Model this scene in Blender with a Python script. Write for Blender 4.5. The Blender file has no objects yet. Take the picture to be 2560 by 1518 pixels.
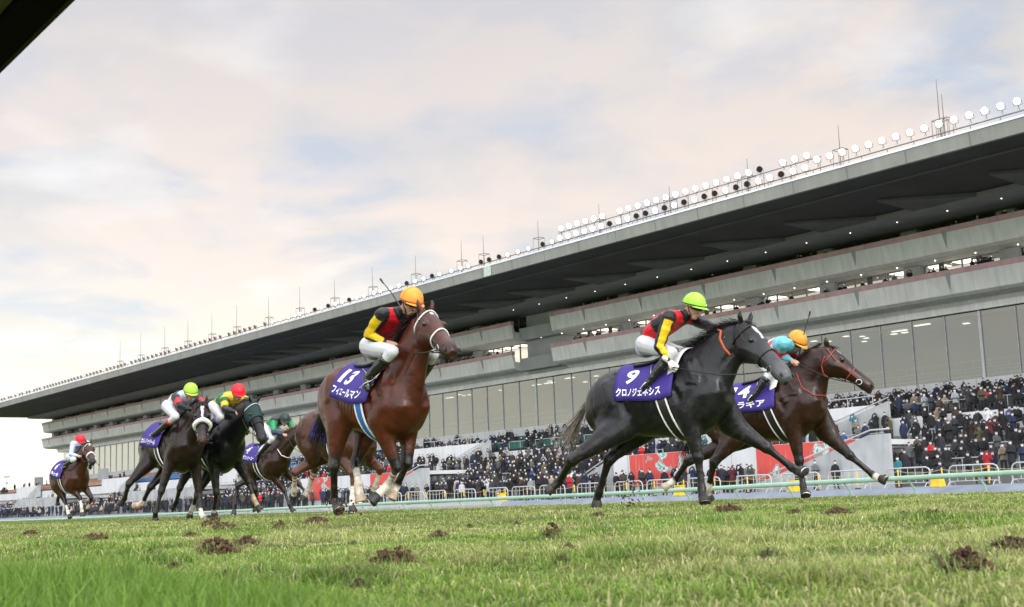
import bpy, bmesh, math, random
import numpy as np
from mathutils import Vector, Matrix, noise
rad = math.radians
random.seed(7); rng = np.random.default_rng(7)
SC = bpy.context.scene
COL = SC.collection

# ------------------------------------------------------------------ camera
CAM_H = 0.15
PITCH, ROLL, FPX = rad(7.6), rad(2.21), 3000.0
CX, CY = 1280.0, 842.0
_f = Vector((0, math.cos(PITCH), math.sin(PITCH))); _u = Vector((0, -math.sin(PITCH), math.cos(PITCH))); _r = Vector((1, 0, 0))
CR = math.cos(ROLL)*_r - math.sin(ROLL)*_u
CU = math.sin(ROLL)*_r + math.cos(ROLL)*_u
CF = _f
CPOS = Vector((0, 0, CAM_H))
cam_d = bpy.data.cameras.new('camera'); cam = bpy.data.objects.new('camera', cam_d); COL.objects.link(cam)
cam.matrix_world = Matrix(((CR.x, CU.x, -CF.x, CPOS.x), (CR.y, CU.y, -CF.y, CPOS.y), (CR.z, CU.z, -CF.z, CPOS.z), (0, 0, 0, 1)))
cam_d.sensor_width = 36.0; cam_d.lens = 36.0*FPX/2560.0; cam_d.shift_y = (CY-759.0)/2560.0
cam_d.clip_start = 0.02; cam_d.clip_end = 6000
cam_d.dof.use_dof = True; cam_d.dof.focus_distance = 13.5; cam_d.dof.aperture_fstop = 14
SC.camera = cam

# ------------------------------------------------------------------ sky, sun, exposure
SUN_EL, SUN_AZ = rad(32), rad(152)      # veiled sun, the same direction as the lamp below
W = bpy.data.worlds.new('World'); SC.world = W; W.use_nodes = True
def build_world():
    nt = W.node_tree; N = nt.nodes; L = nt.links; N.clear()
    def nd(t, **k):
        n = N.new(t)
        for a, b in k.items(): setattr(n, a, b)
        return n
    def math_(op, a, b=None, c=None, clamp=False):
        n = nd('ShaderNodeMath', operation=op); n.use_clamp = clamp
        for i, v in enumerate((a, b, c)):
            if v is None: continue
            if isinstance(v, (int, float)): n.inputs[i].default_value = v
            else: L.new(v, n.inputs[i])
        return n.outputs[0]
    def ramp(v, stops):
        n = nd('ShaderNodeValToRGB'); L.new(v, n.inputs[0])
        e = n.color_ramp.elements
        while len(e) < len(stops): e.new(0.5)
        for el, (p, c) in zip(e, stops): el.position = p; el.color = (*c, 1) if not isinstance(c, float) else (c, c, c, 1)
        return n.outputs[0]
    def mix(f, a, b, t='MIX'):
        n = nd('ShaderNodeMix', data_type='RGBA', blend_type=t)
        for i, v in ((0, f), (6, a), (7, b)):
            if isinstance(v, (int, float)): n.inputs[i].default_value = v
            elif isinstance(v, tuple): n.inputs[i].default_value = (*v, 1)
            else: L.new(v, n.inputs[i])
        return n.outputs[2]
    tc = nd('ShaderNodeTexCoord'); sep = nd('ShaderNodeSeparateXYZ'); L.new(tc.outputs['Generated'], sep.inputs[0])
    x, y, z = sep.outputs
    zc = math_('MAXIMUM', z, 0.0)
    den = math_('ADD', zc, 0.16)
    cx = math_('DIVIDE', x, den); cy = math_('DIVIDE', y, den)
    cmb = nd('ShaderNodeCombineXYZ'); L.new(cx, cmb.inputs[0]); L.new(cy, cmb.inputs[1])
    n1 = nd('ShaderNodeTexNoise', noise_dimensions='3D'); n1.inputs['Scale'].default_value = 2.3; n1.inputs['Detail'].default_value = 7; n1.inputs['Roughness'].default_value = .58; n1.inputs['Distortion'].default_value = .3
    L.new(cmb.outputs[0], n1.inputs['Vector'])
    mp = nd('ShaderNodeMapping'); mp.inputs['Location'].default_value = (5.3, 2.1, 1.7); L.new(cmb.outputs[0], mp.inputs[0])
    n2 = nd('ShaderNodeTexNoise'); n2.inputs['Scale'].default_value = 1.3; n2.inputs['Detail'].default_value = 3
    L.new(mp.outputs[0], n2.inputs['Vector'])
    n3 = nd('ShaderNodeTexNoise'); n3.inputs['Scale'].default_value = 2.1; n3.inputs['Detail'].default_value = 6
    L.new(mp.outputs[0], n3.inputs['Vector'])
    mp4 = nd('ShaderNodeMapping'); mp4.inputs['Location'].default_value = (1.3, 7.7, 4.4); L.new(cmb.outputs[0], mp4.inputs[0])
    n4 = nd('ShaderNodeTexNoise'); n4.inputs['Scale'].default_value = 2.4; n4.inputs['Detail'].default_value = 7; n4.inputs['Distortion'].default_value = .4; L.new(mp4.outputs[0], n4.inputs['Vector'])
    # direction terms: low and left = warm evening side
    low = math_('SUBTRACT', 1.0, math_('MULTIPLY', zc, 2.6), clamp=True)
    left = math_('MULTIPLY_ADD', x, -1.5, .42, clamp=True)
    glow = math_('MULTIPLY', low, left)
    high = math_('MULTIPLY', zc, 2.4, None, True)
    base = ramp(z, [(0.0, (1.0, .87, .64)), (.10, (.95, .77, .55)), (.22, (.82, .70, .57)), (.40, (.72, .68, .64)), (.8, (.5, .58, .72))])
    gap = ramp(n1.outputs[0], [(.47, 0.0), (.57, 1.0)])
    c = mix(math_('MULTIPLY', gap, math_('MULTIPLY_ADD', high, .70, .18)), base, (.50, .57, .67))
    grey = ramp(n2.outputs[0], [(.47, 0.0), (.58, 1.0)])
    c = mix(math_('MULTIPLY', grey, .45), c, (.66, .60, .56))
    pk = ramp(n4.outputs[0], [(.42, 0.0), (.58, 1.0)])
    c = mix(math_('MULTIPLY', math_('MULTIPLY', pk, math_('MULTIPLY_ADD', low, 1.1, .3, True)), .9), c, (1.09, .83, .61))
    hi = ramp(n3.outputs[0], [(.54, 0.0), (.70, 1.0)])
    c = mix(math_('MULTIPLY', hi, .65), c, (1.10, 1.0, .88))
    c = mix(math_('MULTIPLY', math_('POWER', glow, 4.5), 1.3, None, True), c, (1.22, 1.14, .98))
    # real sky behind the cloud deck
    sky = nd('ShaderNodeTexSky', sky_type='NISHITA'); sky.sun_disc = False; sky.sun_elevation = SUN_EL; sky.sun_rotation = SUN_AZ
    b1 = nd('ShaderNodeBackground'); L.new(sky.outputs[0], b1.inputs[0]); b1.inputs[1].default_value = .05
    b2 = nd('ShaderNodeBackground'); L.new(c, b2.inputs[0])
    # unseen sky overhead and behind the camera, brightened as added fill light
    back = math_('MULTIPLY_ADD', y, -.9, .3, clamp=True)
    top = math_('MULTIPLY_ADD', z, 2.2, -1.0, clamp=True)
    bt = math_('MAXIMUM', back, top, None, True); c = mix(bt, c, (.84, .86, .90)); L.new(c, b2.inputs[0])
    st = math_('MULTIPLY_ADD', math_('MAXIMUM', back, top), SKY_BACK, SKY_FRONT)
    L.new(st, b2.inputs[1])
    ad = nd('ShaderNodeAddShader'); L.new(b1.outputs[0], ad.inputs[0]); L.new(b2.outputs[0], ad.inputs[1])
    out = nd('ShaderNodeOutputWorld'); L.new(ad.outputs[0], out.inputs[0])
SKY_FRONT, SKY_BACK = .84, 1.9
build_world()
sl = bpy.data.lights.new('sun', 'SUN'); sl.energy = 1.2; sl.angle = rad(14); sl.color = (1, .93, .84)
so = bpy.data.objects.new('sun', sl); COL.objects.link(so)
so.rotation_euler = (rad(58), 0, rad(28))     # soft veiled light from behind the camera
SC.view_settings.view_transform = 'Standard'; SC.view_settings.look = 'None'; SC.view_settings.gamma = 1; SC.view_settings.exposure = 0.0

# ------------------------------------------------------------------ frames of the place
VA = rad(39.3)
UU = Vector((-math.sin(VA), math.cos(VA), 0))       # along the track, away
NN = Vector((math.cos(VA), math.sin(VA), 0))        # across, towards the stand
def P3(t, s, z): return UU*t + NN*s + Vector((0, 0, z))
def ray(px, py): return (CF + CR*((px-CX)/FPX) - CU*((py-CY)/FPX)).normalized()
def on_plane(px, py, p0, n):
    d = ray(px, py); return CPOS + d*((p0-CPOS).dot(n)/d.dot(n))
def at_depth(px, py, depth):
    d = ray(px, py); return CPOS + d*(depth/d.dot(CF))
def s_plane(px, py, s):                              # (t, z) of a pixel on the vertical plane at distance s
    p = on_plane(px, py, NN*s, NN); return p.dot(UU), p.z
def proj(p):
    v = p-CPOS; d = v.dot(CF); return CX+FPX*v.dot(CR)/d, CY-FPX*v.dot(CU)/d

# ------------------------------------------------------------------ materials
def new_mat(name):
    m = bpy.data.materials.new(name); m.use_nodes = True
    nt = m.node_tree; b = nt.nodes['Principled BSDF']; return m, nt, b
def lk(nt, a, b): nt.links.new(a, b)
def pm(name, col, rough=.6, var=.18, scale=6.0, bump=0.0, bscale=40.0, metal=0.0, spec=.5, attr=None, objcol=False, sheen=0, emis=None, estr=0, coat=0, stain=0.0):
    m, nt, b = new_mat(name); N = nt.nodes
    tc = N.new('ShaderNodeTexCoord')
    no = N.new('ShaderNodeTexNoise'); no.inputs['Scale'].default_value = scale; no.inputs['Detail'].default_value = 5
    lk(nt, tc.outputs['Object'], no.inputs['Vector'])
    mr = N.new('ShaderNodeMapRange'); mr.inputs['From Min'].default_value = .3; mr.inputs['From Max'].default_value = .7
    mr.inputs['To Min'].default_value = 1-var; mr.inputs['To Max'].default_value = 1+var
    lk(nt, no.outputs[0], mr.inputs[0])
    mx = N.new('ShaderNodeVectorMath'); mx.operation = 'SCALE'
    if attr:
        a = N.new('ShaderNodeAttribute'); a.attribute_name = attr; lk(nt, a.outputs['Color'], mx.inputs[0])
    elif objcol:
        a = N.new('ShaderNodeObjectInfo'); lk(nt, a.outputs['Color'], mx.inputs[0])
    else: mx.inputs[0].default_value = col
    lk(nt, mr.outputs[0], mx.inputs['Scale'])
    last = mx.outputs[0]
    if stain:
        mp = N.new('ShaderNodeMapping'); mp.inputs['Scale'].default_value = (3, 3, .25); lk(nt, tc.outputs['Object'], mp.inputs[0])
        n2 = N.new('ShaderNodeTexNoise'); n2.inputs['Scale'].default_value = .8; n2.inputs['Detail'].default_value = 6; lk(nt, mp.outputs[0], n2.inputs['Vector'])
        m2 = N.new('ShaderNodeMapRange'); m2.inputs['From Min'].default_value = .5; m2.inputs['From Max'].default_value = .75; m2.inputs['To Min'].default_value = 1; m2.inputs['To Max'].default_value = 1-stain
        lk(nt, n2.outputs[0], m2.inputs[0])
        v = N.new('ShaderNodeVectorMath'); v.operation = 'SCALE'; lk(nt, last, v.inputs[0]); lk(nt, m2.outputs[0], v.inputs['Scale']); last = v.outputs[0]
    lk(nt, last, b.inputs['Base Color'])
    b.inputs['Roughness'].default_value = rough; b.inputs['Metallic'].default_value = metal
    b.inputs['Specular IOR Level'].default_value = spec
    if sheen: b.inputs['Sheen Weight'].default_value = sheen
    if coat: b.inputs['Coat Weight'].default_value = coat; b.inputs['Coat Roughness'].default_value = .25
    if emis: b.inputs['Emission Color'].default_value = (*emis, 1); b.inputs['Emission Strength'].default_value = estr
    if bump:
        n3 = N.new('ShaderNodeTexNoise'); n3.inputs['Scale'].default_value = bscale; n3.inputs['Detail'].default_value = 4
        lk(nt, tc.outputs['Object'], n3.inputs['Vector'])
        bp = N.new('ShaderNodeBump'); bp.inputs['Strength'].default_value = bump; bp.inputs['Distance'].default_value = .02
        lk(nt, n3.outputs[0], bp.inputs['Height']); lk(nt, bp.outputs[0], b.inputs['Normal'])
    return m

# ------------------------------------------------------------------ mesh builder
class MB:
    def __init__(s): s.v = []; s.f = []; s.m = []
    def add(s, vs, fs, mi=0):
        o = len(s.v); s.v.extend([tuple(p) for p in vs]); s.f.extend([tuple(i+o for i in f) for f in fs]); s.m.extend([mi]*len(fs)); return s
    def quad(s, a, b, c, d, mi=0): return s.add([a, b, c, d], [(0, 1, 2, 3)], mi)
    def hexa(s, c8, mi=0):            # c8: bottom ring 4, top ring 4
        return s.add(c8, [(3, 2, 1, 0), (4, 5, 6, 7), (0, 1, 5, 4), (1, 2, 6, 5), (2, 3, 7, 6), (3, 0, 4, 7)], mi)
    def box(s, c, d, mi=0, M=None):
        x, y, z = d[0]/2, d[1]/2, d[2]/2
        vs = [Vector((sx*x, sy*y, sz*z)) for sz in (-1, 1) for sx, sy in ((-1, -1), (1, -1), (1, 1), (-1, 1))]
        if M is not None: vs = [M @ v for v in vs]
        return s.hexa([v+Vector(c) for v in vs], mi)
    def tsz(s, t0, t1, s0, s1, z0, z1, mi=0):   # box in (t, s, z)
        vs = [P3(t, q, z) for z in (z0, z1) for t, q in ((t0, s0), (t1, s0), (t1, s1), (t0, s1))]
        return s.hexa(vs, mi)
    def prism(s, prof, t0, t1, mi=0, n=1):      # (s,z) profile extruded along t
        k = len(prof)
        ts = [t0+(t1-t0)*i/n for i in range(n+1)]
        vs = [P3(t, q, z) for t in ts for q, z in prof]
        fs = [(i*k+j, i*k+(j+1) % k, (i+1)*k+(j+1) % k, (i+1)*k+j) for i in range(n) for j in range(k)]
        fs += [tuple(range(k)), tuple(range(n*k, n*k+k))]
        return s.add(vs, fs, mi)
    def tube(s, pts, rs, seg=8, mi=0, lat=None, caps=True):
        """swept ellipse; rs = radius or (r_normal, r_lateral); lat = vector that the lateral axis follows"""
        pts = [Vector(p) for p in pts]; n = len(pts)
        if not isinstance(rs, (list,)): rs = [rs]*n
        rs = [(r, r) if not isinstance(r, (tuple, list)) else r for r in rs]
        P = list(pts); R = list(rs)
        if caps:
            for e in (0, 1):
                a, b = (P[0], P[1]) if e == 0 else (P[-1], P[-2])
                r0 = R[0] if e == 0 else R[-1]
                d = (a-b).normalized(); h = min(r0)
                new = [(a+d*h*.55, (r0[0]*.8, r0[1]*.8)), (a+d*h*.9, (r0[0]*.42, r0[1]*.42))]
                if e == 0:
                    P = [new[1][0], new[0][0]]+P; R = [new[1][1], new[0][1]]+R
                else: P += [new[0][0], new[1][0]]; R += [new[0][1], new[1][1]]
        m = len(P); vs = []; prev = Vector(lat) if lat is not None else None
        for i in range(m):
            T = (P[min(i+1, m-1)]-P[max(i-1, 0)])
            if T.length < 1e-9: T = Vector((0, 0, 1))
            T.normalize()
            if prev is None: prev = T.orthogonal()
            A = prev-T*prev.dot(T)
            if A.length < 1e-6: A = T.orthogonal()
            A.normalize()
            if lat is None: prev = A
            B = T.cross(A)
            for j in range(seg):
                a = 2*math.pi*j/seg
                vs.append(P[i]+A*(math.cos(a)*R[i][1])+B*(math.sin(a)*R[i][0]))
        fs = [(i*seg+j, i*seg+(j+1) % seg, (i+1)*seg+(j+1) % seg, (i+1)*seg+j) for i in range(m-1) for j in range(seg)]
        fs += [tuple(range(seg))[::-1], tuple(range((m-1)*seg, m*seg))]
        return s.add(vs, fs, mi)
    def ball(s, c, r, seg=12, rings=8, mi=0, M=None):
        r = (r, r, r) if isinstance(r, (int, float)) else r
        vs = []; 
        for i in range(rings+1):
            th = math.pi*i/rings
            if i in (0, rings): vs.append(Vector((0, 0, r[2]*math.cos(th)))); continue
            for j in range(seg):
                a = 2*math.pi*j/seg
                vs.append(Vector((r[0]*math.sin(th)*math.cos(a), r[1]*math.sin(th)*math.sin(a), r[2]*math.cos(th))))
        fs = []
        last = len(vs)-1
        for j in range(seg):
            fs.append((0, 1+j, 1+(j+1) % seg)); b = 1+(rings-2)*seg; fs.append((last, b+(j+1) % seg, b+j))
        for i in range(rings-2):
            for j in range(seg):
                a = 1+i*seg; fs.append((a+j, a+seg+j, a+seg+(j+1) % seg, a+(j+1) % seg))
        if M is not None: vs = [M @ v for v in vs]
        return s.add([v+Vector(c) for v in vs], fs, mi)
    def mesh(s, name, mats=(), origin=None, smooth=False, recalc=True):
        me = bpy.data.meshes.new(name)
        o = Vector(origin) if origin is not None else Vector((0, 0, 0))
        me.from_pydata([Vector(p)-o for p in s.v], [], s.f)
        for m in mats: me.materials.append(m)
        if mats and len(mats) > 1: me.polygons.foreach_set('material_index', s.m)
        if recalc:
            bm = bmesh.new(); bm.from_mesh(me); bmesh.ops.recalc_face_normals(bm, faces=bm.faces); bm.to_mesh(me); bm.free()
        if smooth: me.polygons.foreach_set('use_smooth', [True]*len(me.polygons))
        me.update(); return me
    def build(s, name, mats, parent=None, origin=None, smooth=False, recalc=True):
        if not isinstance(mats, (list, tuple)): mats = [mats]
        if parent is not None and origin is None: origin = parent.get('_o')
        ob = bpy.data.objects.new(name, s.mesh(name, mats, origin, smooth, recalc))
        COL.objects.link(ob)
        if parent is not None: ob.parent = parent
        elif origin is not None: ob.location = origin
        return ob
def tag(o, label=None, cat=None, group=None, kind=None):
    for k, v in (('label', label), ('category', cat), ('group', group), ('kind', kind)):
        if v: o[k] = v
    return o
ORG = {}
def thing(name, label, cat, loc=(0, 0, 0), rz=0.0, group=None):
    o = bpy.data.objects.new(name, None); COL.objects.link(o); o.location = loc; o.rotation_euler = (0, 0, rz); o.empty_display_size = .2
    return tag(o, label, cat, group)
def part(mb, name, mats, parent, smooth=False, world=True, recalc=True):
    """mesh child; world=True: vertices were given in world coordinates and the parent is unrotated"""
    o = mb.build(name, mats, None, parent.location.copy() if world else None, smooth, recalc)
    o.location = (0, 0, 0); o.parent = parent; return o
def fuse(mb, voxel, iters=3, fac=.5):
    """voxel-fuse overlapping solids into one continuous smooth surface; returns a mesh"""
    o = bpy.data.objects.new('tmp', mb.mesh('tmp')); COL.objects.link(o)
    r = o.modifiers.new('r', 'REMESH'); r.mode = 'VOXEL'; r.voxel_size = voxel; r.use_smooth_shade = True
    if iters: k = o.modifiers.new('s', 'SMOOTH'); k.factor = fac; k.iterations = iters
    dg = bpy.context.evaluated_depsgraph_get()
    me = bpy.data.meshes.new_from_object(o.evaluated_get(dg)); old = o.data
    bpy.data.objects.remove(o); bpy.data.meshes.remove(old)
    me.polygons.foreach_set('use_smooth', [True]*len(me.polygons)); return me
def obj_from(me, name, mats, parent=None):
    me.materials.clear()
    for m in (mats if isinstance(mats, (list, tuple)) else [mats]): me.materials.append(m)
    o = bpy.data.objects.new(name, me); me.name = name; COL.objects.link(o)
    if parent is not None: o.parent = parent
    return o
def coords(me):
    a = np.empty(len(me.vertices)*3); me.vertices.foreach_get('co', a); return a.reshape(-1, 3)
def set_col(me, c, name='Col'):
    at = me.color_attributes.new(name, 'FLOAT_COLOR', 'POINT')
    a = np.ones((len(me.vertices), 4)); a[:, :3] = c; at.data.foreach_set('color', a.ravel())
def seg_dist(V, a, b):
    a = np.array(a); b = np.array(b); d = b-a; t = np.clip(((V-a)@d)/(d@d+1e-12), 0, 1)
    return np.linalg.norm(V-(a+t[:, None]*d), axis=1), t
def sstep(x, a, b):
    t = np.clip((x-a)/(b-a), 0, 1); return t*t*(3-2*t)
def fbm(x, y, k, seed=0):
    """cheap vectorised value noise"""
    def vn(u, v):
        iu, iv = np.floor(u).astype(int), np.floor(v).astype(int); fu, fv = u-iu, v-iv
        fu = fu*fu*(3-2*fu); fv = fv*fv*(3-2*fv)
        def h(a, b):
            n = (a*374761393+b*668265263+seed*144665) & 0x7fffffff
            n = ((n ^ (n >> 13))*1274126177) & 0x7fffffff
            return (n ^ (n >> 16)) % 10007/10007.0
        return (h(iu, iv)*(1-fu)+h(iu+1, iv)*fu)*(1-fv)+(h(iu, iv+1)*(1-fu)+h(iu+1, iv+1)*fu)*fv
    x = x*k; y = y*k
    return vn(x, y)*.55+vn(x*2.1+7, y*2.1)*.3+vn(x*4.3, y*4.3+3)*.15
# ------------------------------------------------------------------ ground
BUMPS = []                                            # (x, y, radius, height) gentle swells of the turf
def hn(x, y, k=1.0, o=0.0): return noise.noise(Vector((x*k+o, y*k-o, .37)))
def gz(x, y):
    s = NN.x*x+NN.y*y
    z = 0.0
    z -= .012*min(1, max(0, (s-3)/5))
    if s > 12.5:
        q = min((s-12.5)/20.0, 1.0); z -= .60*q*q*(3-2*q)
    nr_ = max(0.0, 1-math.hypot(x, y)/11); z += .006*hn(x, y, .6)+nr_*(.016*hn(x, y, 1.7)+.010*hn(x, y, 4.6, 3.0))
    for bx, by, br, bh in BUMPS:
        d = math.hypot(x-bx, y-by)/br
        if d < 1: z += bh*(1-d*d)**2
    return z
BUMPS.append((-1.7, 12.2, 3.0, .02))

def mat_turf():
    m, nt, b = new_mat('turf'); N = nt.nodes
    tc = N.new('ShaderNodeTexCoord')
    def nz(s, d=6): 
        n = N.new('ShaderNodeTexNoise'); n.inputs['Scale'].default_value = s; n.inputs['Detail'].default_value = d; lk(nt, tc.outputs['Object'], n.inputs['Vector']); return n.outputs[0]
    def rp(v, st):
        r = N.new('ShaderNodeValToRGB'); lk(nt, v, r.inputs[0]); e = r.color_ramp.elements
        while len(e) < len(st): e.new(.5)
        for q, (p, c) in zip(e, st): q.position = p; q.color = (*c, 1)
        return r.outputs[0]
    c1 = rp(nz(3.2), [(.3, (.052, .075, .018)), (.5, (.10, .145, .028)), (.7, (.17, .21, .06))])
    c2 = rp(nz(55, 3), [(.3, (.35, .4, .3)), (.7, (1.5, 1.5, 1.3))])
    mx = N.new('ShaderNodeMix'); mx.data_type = 'RGBA'; mx.blend_type = 'MULTIPLY'; mx.inputs[0].default_value = 1
    lk(nt, c1, mx.inputs[6]); lk(nt, c2, mx.inputs[7]); lk(nt, mx.outputs[2], b.inputs['Base Color'])
    b.inputs['Roughness'].default_value = .9; b.inputs['Specular IOR Level'].default_value = .15
    bp = N.new('ShaderNodeBump'); bp.inputs['Strength'].default_value = .9; bp.inputs['Distance'].default_value = .03
    lk(nt, nz(90, 3), bp.inputs['Height']); lk(nt, bp.outputs[0], b.inputs['Normal'])
    return m
M_TURF = mat_turf()
def ground_sheet():
    xs, ys = [], []
    # polar grid around the camera, dense near, reaching the horizon
    rs = [0.0]+[0.25*1.075**i for i in range(150)]
    rs = [r for r in rs if r < 3500]+[4000]
    A = 220; vs = []; fs = []
    for i, r in enumerate(rs):
        for j in range(A):
            a = 2*math.pi*j/A; x, y = r*math.cos(a), r*math.sin(a)
            s = NN.x*x+NN.y*y
            z = gz(x, y)
            if s > 36: z = -.55-.4*min(1, (s-36)/4)
            if s < -30 or r > 700: z = min(z, -.3)
            vs.append((x, y, z))
    for i in range(len(rs)-1):
        for j in range(A):
            fs.append((i*A+j, i*A+(j+1) % A, (i+1)*A+(j+1) % A, (i+1)*A+j))
    mb = MB().add(vs, fs); o = mb.build('ground', M_TURF, smooth=True); tag(o, kind='structure'); return o
ground_sheet()
# paved apron between the rail and the stand
M_APRON = pm('apron_asphalt', (.19, .22, .27), .85, .22, .6, .3, 30)
ap = MB(); ap.prism([(42.2, -.62), (43.6, -.14), (56.2, -.12), (56.2, -.7), (42.2, -.7)], -40, 420, n=20)
tag(ap.build('pavement', M_APRON), kind='structure')

# ------------------------------------------------------------------ grass blades (uncountable: one object)
def mat_blade():
    m, nt, b = new_mat('grass_blade'); N = nt.nodes
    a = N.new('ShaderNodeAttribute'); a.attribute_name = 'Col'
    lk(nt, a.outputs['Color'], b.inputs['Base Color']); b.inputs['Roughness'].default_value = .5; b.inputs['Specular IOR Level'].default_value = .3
    t = N.new('ShaderNodeBsdfTranslucent'); lk(nt, a.outputs['Color'], t.inputs[0])
    mx = N.new('ShaderNodeMixShader'); mx.inputs[0].default_value = .38
    lk(nt, b.outputs[0], mx.inputs[1]); lk(nt, t.outputs[0], mx.inputs[2]); lk(nt, mx.outputs[0], nt.nodes['Material Output'].inputs[0])
    return m
M_BLADE = mat_blade()
CLODS = []
def build_grass():
    D = []
    def ring(y0, y1, dens, margin=.3):
        # uniform samples in the view wedge between depths y0..y1
        wa = .47 if y1 < 2 else .58; area = wa*2*(y1*y1-y0*y0)/2
        n = int(area*dens); y = np.sqrt(rng.uniform(y0*y0, y1*y1, n)); x = rng.uniform(-wa, wa, n)*y
        D.append((x, y, np.full(n, dens)))
    ring(.45, 1.3, 11000); ring(1.3, 2.4, 16000); ring(2.4, 4, 10000); ring(4, 7, 4000); ring(7, 12, 900); ring(12, 22, 260); ring(22, 40, 40)
    x = np.concatenate([d[0] for d in D]); y = np.concatenate([d[1] for d in D])
    # patchiness
    t1 = fbm(x, y, 3.0, 1); t2 = fbm(x, y, 9.0, 2); t3 = fbm(x, y, 1.1, 5)
    sd = NN.x*x+NN.y*y; left = sstep(-sd+.22*(t1-.5)+.1*(t2-.5), -1.08, -.70)*sstep(-x/np.maximum(y, .3), -.04, .24)      # taller lush strip under the rail at the left
    keep = rng.uniform(0, 1, len(x)) < np.clip(.30+1.5*(t1-.25)+.6*(t2-.5)+left*.6, .10, 1)
    for cx, cy, cr in CLODS:
        keep &= ~(((x-cx)**2+(y-cy)**2 < (cr*.8)**2))
    x, y, t1, t2, t3, left = [a[keep] for a in (x, y, t1, t2, t3, left)]
    n = len(x); far = sstep(y, 4, 14)
    h = (.008+.017*t1**2+.011*rng.uniform(0, 1, n)**2)*(.55+.95*t2)
    tuft = sstep(t1, .62, .75); h *= 1+1.0*tuft
    h = h*(1+.15*far)+left*(.022+.045*rng.uniform(0, 1, n)**1.3)
    h = np.minimum(h, .056-.024*far+left*.2); h = np.where(y < .9, np.minimum(h, .085), h)
    w = (.0008+.0008*rng.uniform(0, 1, n))*(1+1.2*sstep(y, 2.0, 8)+2.0*sstep(y, 8, 20))
    az = rng.uniform(0, 2*np.pi, n)+3*fbm(x, y, 2.0, 9)
    lean = (.45+1.1*rng.uniform(0, 1, n)**1.2)*(1-.35*tuft)*(1-.5*left)
    flat = rng.uniform(0, 1, n) < .45*(1-left); lean[flat] += 1.0
    z = np.array([gz(a, b) for a, b in zip(x, y)])
    dx, dy = np.cos(az), np.sin(az)
    # three joints per blade: root, mid, tip
    la = az+np.pi/2+rng.normal(0, .5, n); wx, wy = np.cos(la)*w, np.sin(la)*w
    mh, mo = h*.55, h*.28*lean; th, to = h*np.clip(1.0-.25*lean**1.6, .12, 1), h*.95*lean
    V = np.empty((n, 5, 3))
    V[:, 0] = np.stack([x-wx, y-wy, z-.004], 1); V[:, 1] = np.stack([x+wx, y+wy, z-.004], 1)
    V[:, 2] = np.stack([x+dx*mo-wx*.8, y+dy*mo-wy*.8, z+mh], 1); V[:, 3] = np.stack([x+dx*mo+wx*.8, y+dy*mo+wy*.8, z+mh], 1)
    V[:, 4] = np.stack([x+dx*to, y+dy*to, z+th], 1)
    # colour: green to yellow-green, some straw
    r = rng.uniform(0, 1, n)[:, None]; g1 = np.array([.16, .30, .035]); g2 = np.array([.34, .47, .085]); dk = np.array([.06, .15, .03]); st = np.array([.66, .62, .30])
    C = g1*(1-r)+g2*r
    C = C*(1-tuft[:, None]*.45)+dk*tuft[:, None]*.45
    k = sstep(t3+.25*(t2-.5), .42, .60)[:, None]*.6; C = C*(1-k)+np.array([.42, .45, .14])*k; k = sstep(-t1-.3*t2, -.42, -.26)[:, None]*.6; C = C*(1-k)+np.array([.10, .15, .045])*k; k = (sstep(fbm(x, y, .8, 11)+.3*(t2-.5), .58, .72)*(1-left))[:, None]*.6; C = C*(1-k)+np.array([.30, .25, .12])*k
    isst = (rng.uniform(0, 1, n) < (.12+.25*sstep(t3, .4, .65))*(1-left))[:, None]; C = np.where(isst, st*rng.uniform(.6, 1.15, (n, 1)), C)
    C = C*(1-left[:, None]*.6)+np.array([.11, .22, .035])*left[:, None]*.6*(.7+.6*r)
    C *= rng.uniform(.75, 1.25, (n, 1))
    me = bpy.data.meshes.new('grass'); me.vertices.add(n*5); me.vertices.foreach_set('co', V.reshape(-1))
    b = np.arange(n)*5
    quads = np.stack([b, b+1, b+3, b+2], 1); tris = np.stack([b+2, b+3, b+4], 1)
    loops = np.concatenate([quads.ravel(), tris.ravel()]).astype(np.int32)
    me.loops.add(len(loops)); me.loops.foreach_set('vertex_index', loops)
    me.polygons.add(2*n)
    st_ = np.concatenate([np.arange(n)*4, 4*n+np.arange(n)*3]).astype(np.int32)
    me.polygons.foreach_set('loop_start', st_)
    me.update(calc_edges=True)
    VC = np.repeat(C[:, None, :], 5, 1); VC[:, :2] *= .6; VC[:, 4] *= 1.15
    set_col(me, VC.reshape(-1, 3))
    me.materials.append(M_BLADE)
    o = bpy.data.objects.new('grass', me); COL.objects.link(o)
    tag(o, 'short green and straw coloured turf grass covering the track', 'grass', kind='stuff')
    print('grass blades', n)

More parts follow.
